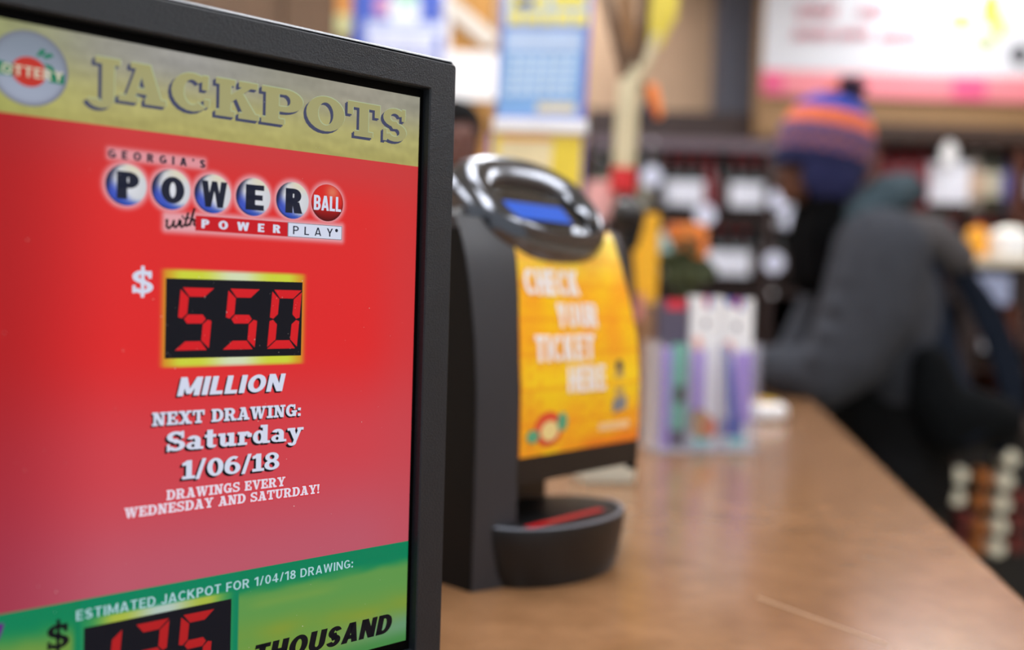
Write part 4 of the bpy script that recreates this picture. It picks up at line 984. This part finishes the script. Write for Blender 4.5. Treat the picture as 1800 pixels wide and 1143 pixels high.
for px, py, k_ in ends:
    cnt[k_] = cnt.get(k_, 0) + 1; tot = sum(1 for e_ in ends if e_[2] == k_)
    col_ = 'left column' if px < 1710 else ('middle column' if px < 1745 else ('far right column' if k_ == 'w' else 'right column'))
    sub = [e_ for e_ in ends if e_[2] == k_ and (e_[0] < 1710) == (px < 1710)]; sub.sort(key=lambda e_: e_[1])
    wd_o = ordinal(1 + sub.index((px, py, k_)), len(sub), 'topmost', 'lowest', 'from top')
    q_ = lp(px, py); t = thing('lying_bottle', wd_o + ' ' + lt_[k_][1] + ', ' + col_, 'bottle', (q_.x, LRY + .06, q_.z), 0, {'c': 'cream-capped bottles in the rack', 'a': 'amber-capped bottles in the rack', 'w': 'wine-red-capped bottles in the rack'}[k_])
    b = MB(); b.lathe([(.023, -.005), (.024, .0), (.024, .05), (.020, .056)], 18, M=RM); b.build('cap', lt_[k_][0], t, smooth=True)
    b = MB(); b.lathe([(.019, -.02), (.019, .0)], 14, M=RM); b.build('neck', gd, t, smooth=True)
# brown cabinet behind the clerk with posters
BY = 3.55
c0x = at(150, 100, BY).x; c1x = at(868, 100, BY).x
bcab = thing('back_cabinet', 'tall brown cabinet behind the clerk and the screen', 'cabinet', ((c0x + c1x) / 2, BY, 0)); hw = (c1x - c0x) / 2
cbm = pm('cabinet_brown', (108, 82, 60), .6, scale=12, stretch=(1, 1, .15)); cgm = pm('cabinet_golden', (186, 132, 58), .6, scale=12, stretch=(1, 1, .15))
MB().box(-hw, hw, .02, .45, 0, 2.6).build('carcass', pm('cabinet_dark', (70, 50, 36), .6), bcab)
xs_ = [-hw, -hw * .52, -hw * .04, hw * .42, hw]
for i in range(4):
    dr = MB().box(xs_[i] + .006, xs_[i + 1] - .006, 0, .02, .10, 2.55).build('door', cgm if i == 3 else cbm, bcab, bevel=.003)
    MB().box(xs_[i + 1] - .05, xs_[i + 1] - .035, -.02, .0, 1.0, 1.14).build('handle', pm('handle_steel', (150, 150, 150), .3, metal=.8), dr)
def flat(name, label, cat, px0, px1, py0, py1, Y, rgb, prints=(), rot=0.0):
    x0, x1, _, _, z0, z1 = wbox(px0, px1, py0, py1, Y, .01)
    t = thing(name, label, cat, ((x0 + x1) / 2, Y, (z0 + z1) / 2)); t.rotation_euler = (0, rot, 0)
    w_, h_ = (x1 - x0) / 2, (z1 - z0) / 2
    MB().box(-w_, w_, -.006, 0, -h_, h_).build('sheet', pm(name + str(px0), rgb, .45, var=.03), t)
    for i, (c_, pts) in enumerate(prints):
        mb = MB(); mb.loft([[(x * w_, -.006, z * h_) for x, z in pts], [(x * w_, -.0068 - .0003 * i, z * h_) for x, z in pts]]); mb.build('print', pm('ink_%d_%d_%d' % c_, c_, .5), t)
    return t
R2 = lambda x0, x1, z0, z1: [(x0, z0), (x1, z0), (x1, z1), (x0, z1)]
flat('poster_sheet', 'blue and white poster above the top of the screen', 'poster', 622, 792, -70, 112, BY - .005, (70, 96, 190),
     [((232, 236, 246), R2(-1, 1, .55, .98)), ((228, 234, 240), O8(.05, .05, .34, .40)), ((214, 150, 190), O8(-.42, .1, .16, .2)), ((160, 214, 190), O8(.1, .3, .2, .22)), ((206, 214, 238), R2(-.75, .85, -.42, -.2)), ((224, 228, 244), R2(-.7, .7, -.72, -.46)), ((204, 208, 232), R2(-.9, .8, -.98, -.8)), ((240, 240, 246), R2(.86, 1, -1, 1))])
flat('shelf_strip', 'orange and yellow-green strip left of the blue poster', 'strip', 592, 618, -40, 62, BY - .005, (216, 146, 70), [((206, 206, 150), R2(-1, 1, -1, -.3)), ((226, 210, 190), R2(-1, 1, .55, 1))])
flat('paper_sheet', 'plain white sheet beside the right edge of the screen', 'paper', 786, 874, 92, 176, BY - .005, (246, 246, 246))
flat('paper_strip', 'pale slanting strip above the white sheet', 'paper', 772, 880, 26, 54, BY - .012, (216, 208, 196), rot=math.radians(38))

# ------------------------------------------------------------------ people
def skinned(name, mb, mat, parent, voxel=.012, it=8):
    """one continuous surface grown over overlapping tapered limbs"""
    o = mb.build(name, mat, parent)
    r = o.modifiers.new('remesh', 'REMESH'); r.mode = 'VOXEL'; r.voxel_size = voxel; r.use_smooth_shade = True
    s_ = o.modifiers.new('smooth', 'SMOOTH'); s_.iterations = it; s_.factor = .5
    return o
def chain(mb, pts, rad):
    for i in range(len(pts) - 1): mb.capsule(pts[i], pts[i + 1], rad[i], rad[i + 1])
skin = pm('skin_brown', (88, 52, 36), .5, var=.05)
jack = pm('jacket_charcoal', (58, 60, 66), .9, spec=.12, var=.12, scale=30, bump=.3, bscale=60)
trou = pm('trousers_dark', (19, 19, 20), .9, spec=.12, bump=.2, bscale=90)
PB = at(1640, 800, 2.62); PB.z = 0
cust = thing('person', 'customer in knitted hat and charcoal jacket leaning on the counter', 'person', PB)
W = lambda px, py, Y: at(px, py, Y) - PB
def hand(mb, wr, d, side, up_=Vector((0, 0, 1)), s_=1.0):
    """palm, four unequal bent fingers and a thumb leaving the side of the palm"""
    d = d.normalized(); lat = d.cross(up_).normalized() * side; n_ = lat.cross(d).normalized() * side
    for o_, in ((-.026,), (-.009,), (.009,), (.026,)): mb.capsule(tuple(wr + lat * o_ * .5 * s_), tuple(wr + d * .085 * s_ + lat * o_ * s_), .015 * s_, .0125 * s_)
    for o_, L in ((-.029, .066), (-.010, .080), (.010, .086), (.029, .076)):
        a = wr + d * .085 * s_ + lat * o_ * s_; b_ = a + d * L * .5 * s_ + lat * o_ * .1 - n_ * .004; c_ = b_ + d * L * .42 * s_ - n_ * .022 * s_
        mb.capsule(tuple(a), tuple(b_), .0098 * s_, .009 * s_); mb.capsule(tuple(b_), tuple(c_), .009 * s_, .0078 * s_)
    a = wr + d * .03 * s_ + lat * .026 * s_; b_ = a + d * .034 * s_ + lat * .030 * s_; c_ = b_ + d * .034 * s_ + lat * .008 * s_ - n_ * .008
    mb.capsule(tuple(a), tuple(b_), .0135 * s_, .0115 * s_); mb.capsule(tuple(b_), tuple(c_), .0115 * s_, .009 * s_)
def head_shape(mb, c, f, u, s_=1.0):
    """skull, jaw, brow, nose, lips and ears; f = facing, u = up"""
    f = f.normalized(); u = u.normalized(); l = u.cross(f)
    M = Matrix(((f.x, l.x, u.x, c.x), (f.y, l.y, u.y, c.y), (f.z, l.z, u.z, c.z), (0, 0, 0, 1)))
    e = lambda p_, r_: mb.ell(tuple(q * s_ for q in p_), tuple(q * s_ for q in r_), 20, 14, M=M)
    e((-.008, 0, .035), (.098, .076, .088)); e((.022, 0, -.03), (.070, .062, .082)); e((.052, 0, -.082), (.032, .036, .026))
    e((.084, 0, .022), (.018, .052, .012)); e((.093, 0, -.012), (.012, .011, .030)); e((.104, 0, -.026), (.014, .016, .011))
    e((.088, 0, -.058), (.012, .026, .007)); e((.085, 0, -.068), (.012, .022, .007))
    for q in (-1, 1):
        e((-.01, q * .076, -.008), (.020, .010, .032)); e((.072, q * .042, -.022), (.018, .018, .016))
    return M
# customer: pose is a forward lean to the left, left forearm on the counter
hp, wa, chs, up2, nk = W(1588, 820, 2.64), W(1580, 700, 2.63), W(1545, 530, 2.62), W(1510, 440, 2.62), W(1476, 375, 2.62)
hd = W(1440, 285, 2.62)
sL, eL, wL = W(1535, 440, 2.47), W(1447, 662, 2.45), W(1338, 646, 2.46)
sR, eR, wR = W(1512, 440, 2.77), W(1395, 650, 2.78), W(1300, 640, 2.68)
hL, hR = W(1572, 840, 2.55), W(1594, 840, 2.72)
kL = Vector((hL.x - .05, hL.y - .01, .50)); aL = Vector((hL.x - .02, hL.y - .02, .09)); kR = Vector((hR.x - .02, hR.y + .02, .50)); aR = Vector((hR.x + .06, hR.y + .04, .09))
b = MB()
head_shape(b, hd, Vector((-1, .12, -.08)), Vector((.12, 0, 1)))
chain(b, [hd + Vector((.03, 0, -.05)), nk, up2], [.055, .058, .07]); chain(b, [up2, chs, wa, hp], [.12, .14, .12, .13])
chain(b, [sL, eL, wL], [.058, .043, .028]); chain(b, [sR, eR, wR], [.058, .043, .028]); b.capsule(tuple(sL), tuple(sR), .06, .06)
hand(b, wL, W(1290, 672, 2.45) - wL, 1); hand(b, wR, W(1255, 662, 2.62) - wR, -1)
chain(b, [hp, hL, kL, aL], [.12, .085, .058, .038]); chain(b, [hp, hR, kR, aR], [.12, .085, .058, .038])
for a in (aL, aR): b.capsule(tuple(a + Vector((.04, 0, -.045))), tuple(a + Vector((-.14, 0, -.05))), .038, .03)
skinned('body', b, skin, cust, .0075, 5)
b = MB()
for dy in (-.085, 0, .085):
    v_ = Vector((0, dy, 0)); chain(b, [up2 + v_ + Vector((.01, 0, -.02)), chs + v_, chs.lerp(wa, .75) + v_ * .9], [.115, .125, .12])
chain(b, [sL + Vector((.015, -.01, -.01)), W(1527, 545, 2.46), W(1487, 625, 2.45), eL], [.118, .122, .10, .082]); chain(b, [eL, wL], [.078, .054]); chain(b, [sR, sR.lerp(eR, .5), eR, wR], [.096, .084, .07, .05])
b.capsule(tuple(sL), tuple(sR), .10, .10); b.capsule(tuple(nk + Vector((.02, 0, -.05))), tuple(nk + Vector((.0, 0, .0))), .10, .085)
for k_, (t_, dx) in enumerate(((.30, .02), (.52, -.02), (.74, .03), (.9, -.01))):        # sleeve folds
    q_ = sL.lerp(eL, t_); b.capsule(tuple(q_ + Vector((-.05, -.06, .02))), tuple(q_ + Vector((.06, -.055, -.03 + dx))), .024, .02)
skinned('jacket', b, jack, cust, .012, 6)
b = MB()
chain(b, [nk + Vector((.02, -.10, -.02)), nk + Vector((.10, -.06, .035)), nk + Vector((.17, 0, .075))], [.045, .055, .04])
chain(b, [nk + Vector((.02, .10, -.02)), nk + Vector((.10, .06, .035)), nk + Vector((.17, 0, .075))], [.045, .055, .04])
chain(b, [nk + Vector((.05, 0, .0)), nk + Vector((.13, 0, .05)), nk + Vector((.19, 0, .06))], [.06, .06, .035])
skinned('hood', b, pm('hood_teal', (56, 70, 77), .9, spec=.15, var=.15, scale=25, bump=.3, bscale=60), cust, .01, 5)
b = MB(); chain(b, [nk + Vector((-.055, -.05, .03)), nk + Vector((-.06, -.06, -.06)), nk + Vector((-.05, -.06, -.16))], [.05, .06, .06]); chain(b, [nk + Vector((-.055, .05, .03)), nk + Vector((-.06, .06, -.06)), nk + Vector((-.05, .06, -.16))], [.05, .06, .06])
skinned('scarf', b, pm('scarf_black', (5, 5, 6), .95, spec=.08), cust, .012, 6)
b = MB()
chain(b, [wa + Vector((-.015, -.06, .02)), hp + Vector((-.02, -.06, -.03)), hL, kL, aL + Vector((0, 0, .03))], [.118, .125, .112, .082, .066]); chain(b, [wa + Vector((-.015, .06, .02)), hp + Vector((-.02, .06, -.03)), hR, kR, aR + Vector((0, 0, .03))], [.118, .125, .112, .082, .066])
chain(b, [W(1505, 665, 2.60), W(1548, 760, 2.60), hp], [.10, .11, .12])
skinned('trousers', b, trou, cust, .014, 6)
for a in (aL, aR):
    b = MB(); b.capsule(tuple(a + Vector((.045, 0, -.042))), tuple(a + Vector((-.15, 0, -.048))), .050, .042); b.capsule(tuple(a), tuple(a + Vector((.03, 0, -.04))), .05, .05)
    o = skinned('shoe', b, pm('shoe_black', (18, 18, 20), .4), cust, .010, 4)
# knitted hat
hu = Vector((math.sin(math.radians(11)), 0, math.cos(math.radians(11)))); hf = Vector((-hu.z, 0, hu.x)); hl = hu.cross(hf)
ho = W(1450, 256, 2.62)
HMx = Matrix(((hf.x, hl.x, hu.x, ho.x), (hf.y, hl.y, hu.y, ho.y), (hf.z, hl.z, hu.z, ho.z), (0, 0, 0, 1)))
def knit(name, rgb, rgb2=None, chk_=None):
    m_ = pm(name, rgb, .95, var=.15, scale=120, bump=.6, bscale=160)
    if rgb2:
        nt_ = m_.node_tree; bs = nt_.nodes['Principled BSDF']; ck = nt_.nodes.new('ShaderNodeTexChecker'); ck.inputs['Scale'].default_value = chk_ or 60
        ck.inputs['Color1'].default_value = (*lin(rgb), 1); ck.inputs['Color2'].default_value = (*lin(rgb2), 1)
        tc_ = nt_.nodes.new('ShaderNodeTexCoord'); nt_.links.new(tc_.outputs['Object'], ck.inputs['Vector']); nt_.links.new(ck.outputs[0], bs.inputs['Base Color'])
    return m_
hm = [knit('knit_navy', (16, 20, 62)), knit('knit_purple', (72, 56, 98), (120, 74, 82), 55), knit('knit_orange', (206, 100, 58)), knit('knit_blue', (44, 60, 150)), knit('knit_purple2', (88, 68, 108))]
prof = [(.104, -.078, 0), (.118, -.07, 0), (.121, -.045, 0), (.122, -.036, 0), (.122, -.032, 1), (.122, .0, 1), (.121, .020, 4), (.120, .034, 4), (.118, .038, 2), (.112, .058, 2), (.105, .074, 2), (.100, .080, 3), (.088, .102, 3), (.060, .124, 3), (.012, .138, 3)]
b = MB(); n_ = 32
for i in range(len(prof) - 1):
    (r0, z0_, m0), (r1, z1_, _) = prof[i], prof[i + 1]; b.cur = m0
    b.loft([[(r_ * 1.02 * math.cos(2 * PI * k_ / n_), r_ * .90 * math.sin(2 * PI * k_ / n_), z_) for k_ in range(n_)] for r_, z_ in ((r0, z0_), (r1, z1_))], cap0=False, cap1=(i == len(prof) - 2), M=HMx)
hat = b.build('knitted_hat', hm, cust, smooth=True, angle=80); hat['label'] = 'knitted hat in navy, purple, orange and blue bands'
b = MB()
for s_ in (-1, 1): b.ell((-.01, s_ * .085, -.095), (.075, .022, .062), M=HMx)
b.ell((-.055, 0, -.085), (.055, .085, .05), M=HMx)
b.build('ear_flap', hm[0], hat, smooth=True)
b = MB(); pc = W(1497, 156, 2.62); rr = random.Random(2)
b.ell(tuple(pc), (.030, .030, .032))
for i in range(60):
    v_ = Vector((rr.gauss(0, 1), rr.gauss(0, 1), rr.gauss(0, 1))).normalized(); b.capsule(tuple(pc + v_ * .022), tuple(pc + v_ * .038), .006, .004, 6)
b.build('pompom', pm('pompom_plum', (40, 20, 44), .95), hat, smooth=True)
b = MB(); pc = W(1464, 160, 2.62); b.ell(tuple(pc), (.020, .022, .016)); b.build('tassel', hm[2], hat, smooth=True)
# backpack on the customer's back
YB = 2.62
BP = at(1690, 840, YB)
bag = thing('backpack', 'dark navy backpack with grey top hanging behind the customer', 'backpack', BP)
V = lambda px, py, dy=0.0: at(px, py, YB + dy) - BP
b = MB()
for dy in (-.20, -.10, 0, .08):
    chain(b, [V(1636, 640, dy), V(1646, 700, dy), V(1670, 750, dy)], [.05, .07, .075]); chain(b, [V(1680, 728, dy), V(1752, 742, dy)], [.08, .065])
skinned('bag_body', b, pm('bag_black', (8, 10, 12), .9, spec=.1, bump=.2, bscale=60), bag, .012, 8)
b = MB()
for dy in (-.11, -.03, .05): chain(b, [V(1596, 408, dy), V(1640, 420, dy), V(1684, 452, dy)], [.05, .058, .045])
skinned('bag_top', b, pm('bag_grey', (78, 75, 76), .9, spec=.15, bump=.2, bscale=60), bag, .012, 6)
nv_m = pm('strap_navy', (15, 23, 36), .85, spec=.15, bump=.2, bscale=80)
def strap(pts, wd_, th=.006):
    P_ = [Vector(q) for q in pts]; cr_ = []
    for i in range(len(P_) - 1):                     # Catmull-Rom through the points
        p0, p1, p2, p3 = P_[max(i - 1, 0)], P_[i], P_[i + 1], P_[min(i + 2, len(P_) - 1)]
        for k_ in range(6):
            t_ = k_ / 6; cr_.append(.5 * ((2 * p1) + (p2 - p0) * t_ + (2 * p0 - 5 * p1 + 4 * p2 - p3) * t_ ** 2 + (3 * p1 - p0 - 3 * p2 + p3) * t_ ** 3))
    cr_.append(P_[-1]); rg = []
    for i, q_ in enumerate(cr_):
        t_ = (cr_[min(i + 1, len(cr_) - 1)] - cr_[max(i - 1, 0)]).normalized(); n2 = t_.cross(Vector((0, 1, 0))).normalized()
        rg.append([tuple(q_ + n2 * wd_ * a_ + Vector((0, th * c_, 0))) for a_, c_ in ((-1, -.6), (-.8, -1), (.8, -1), (1, -.6), (1, .6), (.8, 1), (-.8, 1), (-1, .6))])
    m_ = MB(); m_.loft(rg); m_.build('strap', nv_m, bag, smooth=True)
strap([V(1622, 432, -.12), V(1640, 540, -.16), V(1664, 640, -.20), V(1694, 720, -.26), V(1716, 770, -.26)], .036)
strap([V(1650, 432, -.06), V(1706, 510, -.05), V(1752, 610, -.05), V(1776, 700, -.05), V(1764, 780, -.05)], .026)
strap([V(1672, 452, .04), V(1742, 540, .05), V(1786, 650, .05), V(1786, 740, .04), V(1752, 800, .02)], .018)
# clerk mostly hidden behind the screen and card stand
KB = at(790, 260, 2.82); KB.z = 0
clk = thing('person', 'dark-haired clerk behind the counter, mostly hidden by the screen', 'person', KB)
hd2 = at(796, 256, 2.82) - KB
b = MB(); f2 = Vector((.35, -1, -.1)); head_shape(b, hd2, f2, Vector((0, 0, 1)))
Z = lambda x, y, z: Vector((x, y, z))
zs = hd2.z - .24
chain(b, [hd2 + Z(0, .015, -.06), Z(0, .01, zs)], [.055, .06]); chain(b, [Z(0, 0, zs - .08), Z(0, 0, zs - .3), Z(0, 0, zs - .5)], [.12, .115, .12]); b.capsule((-.15, 0, zs - .03), (.15, 0, zs - .03), .06, .06)
for s_ in (-1, 1):
    e_ = Z(s_ * .20, .02, zs - .32); w_ = Z(s_ * .17, -.05, zs - .56)
    chain(b, [Z(s_ * .16, 0, zs - .03), e_, w_], [.055, .042, .028]); hand(b, w_, Z(0, -.25, -1), s_, Vector((0, 1, 0)))
    chain(b, [Z(s_ * .08, 0, zs - .52), Z(s_ * .09, -.01, .48), Z(s_ * .09, .02, .09)], [.085, .058, .038]); b.capsule((s_ * .09, .05, .045), (s_ * .10, -.13, .04), .036, .03)
skinned('body', b, pm('skin_clerk', (86, 42, 26), .5, var=.05), clk, .009, 5)
b = MB(); b.ell(tuple(hd2 + Z(0, .018, .052)), (.088, .104, .085)); b.ell(tuple(hd2 + Z(-.02, .05, -.0)), (.085, .075, .08))
b.build('hair', pm('hair_black', (6, 5, 5), .8, spec=.1), clk, smooth=True)
b = MB(); chain(b, [Z(0, 0, zs - .09), Z(0, 0, zs - .3), Z(0, 0, zs - .54)], [.14, .135, .14]); b.capsule((-.15, 0, zs - .04), (.15, 0, zs - .04), .078, .078)
for s_ in (-1, 1): b.capsule((s_ * .16, 0, zs - .05), (s_ * .19, .012, zs - .22), .074, .062)
skinned('shirt', b, pm('shirt_maroon', (86, 34, 30), .8), clk, .012, 6)
b = MB()
for s_ in (-1, 1): chain(b, [Z(s_ * .07, 0, zs - .55), Z(s_ * .09, 0, .5), Z(s_ * .09, .02, .1)], [.115, .08, .065])
skinned('trousers', b, trou, clk, .014, 6)
for s_ in (-1, 1):
    b = MB(); b.capsule((s_ * .09, .06, .05), (s_ * .10, -.14, .045), .048, .042); skinned('shoe', b, pm('shoe_black', (18, 18, 20)), clk, .010, 4)
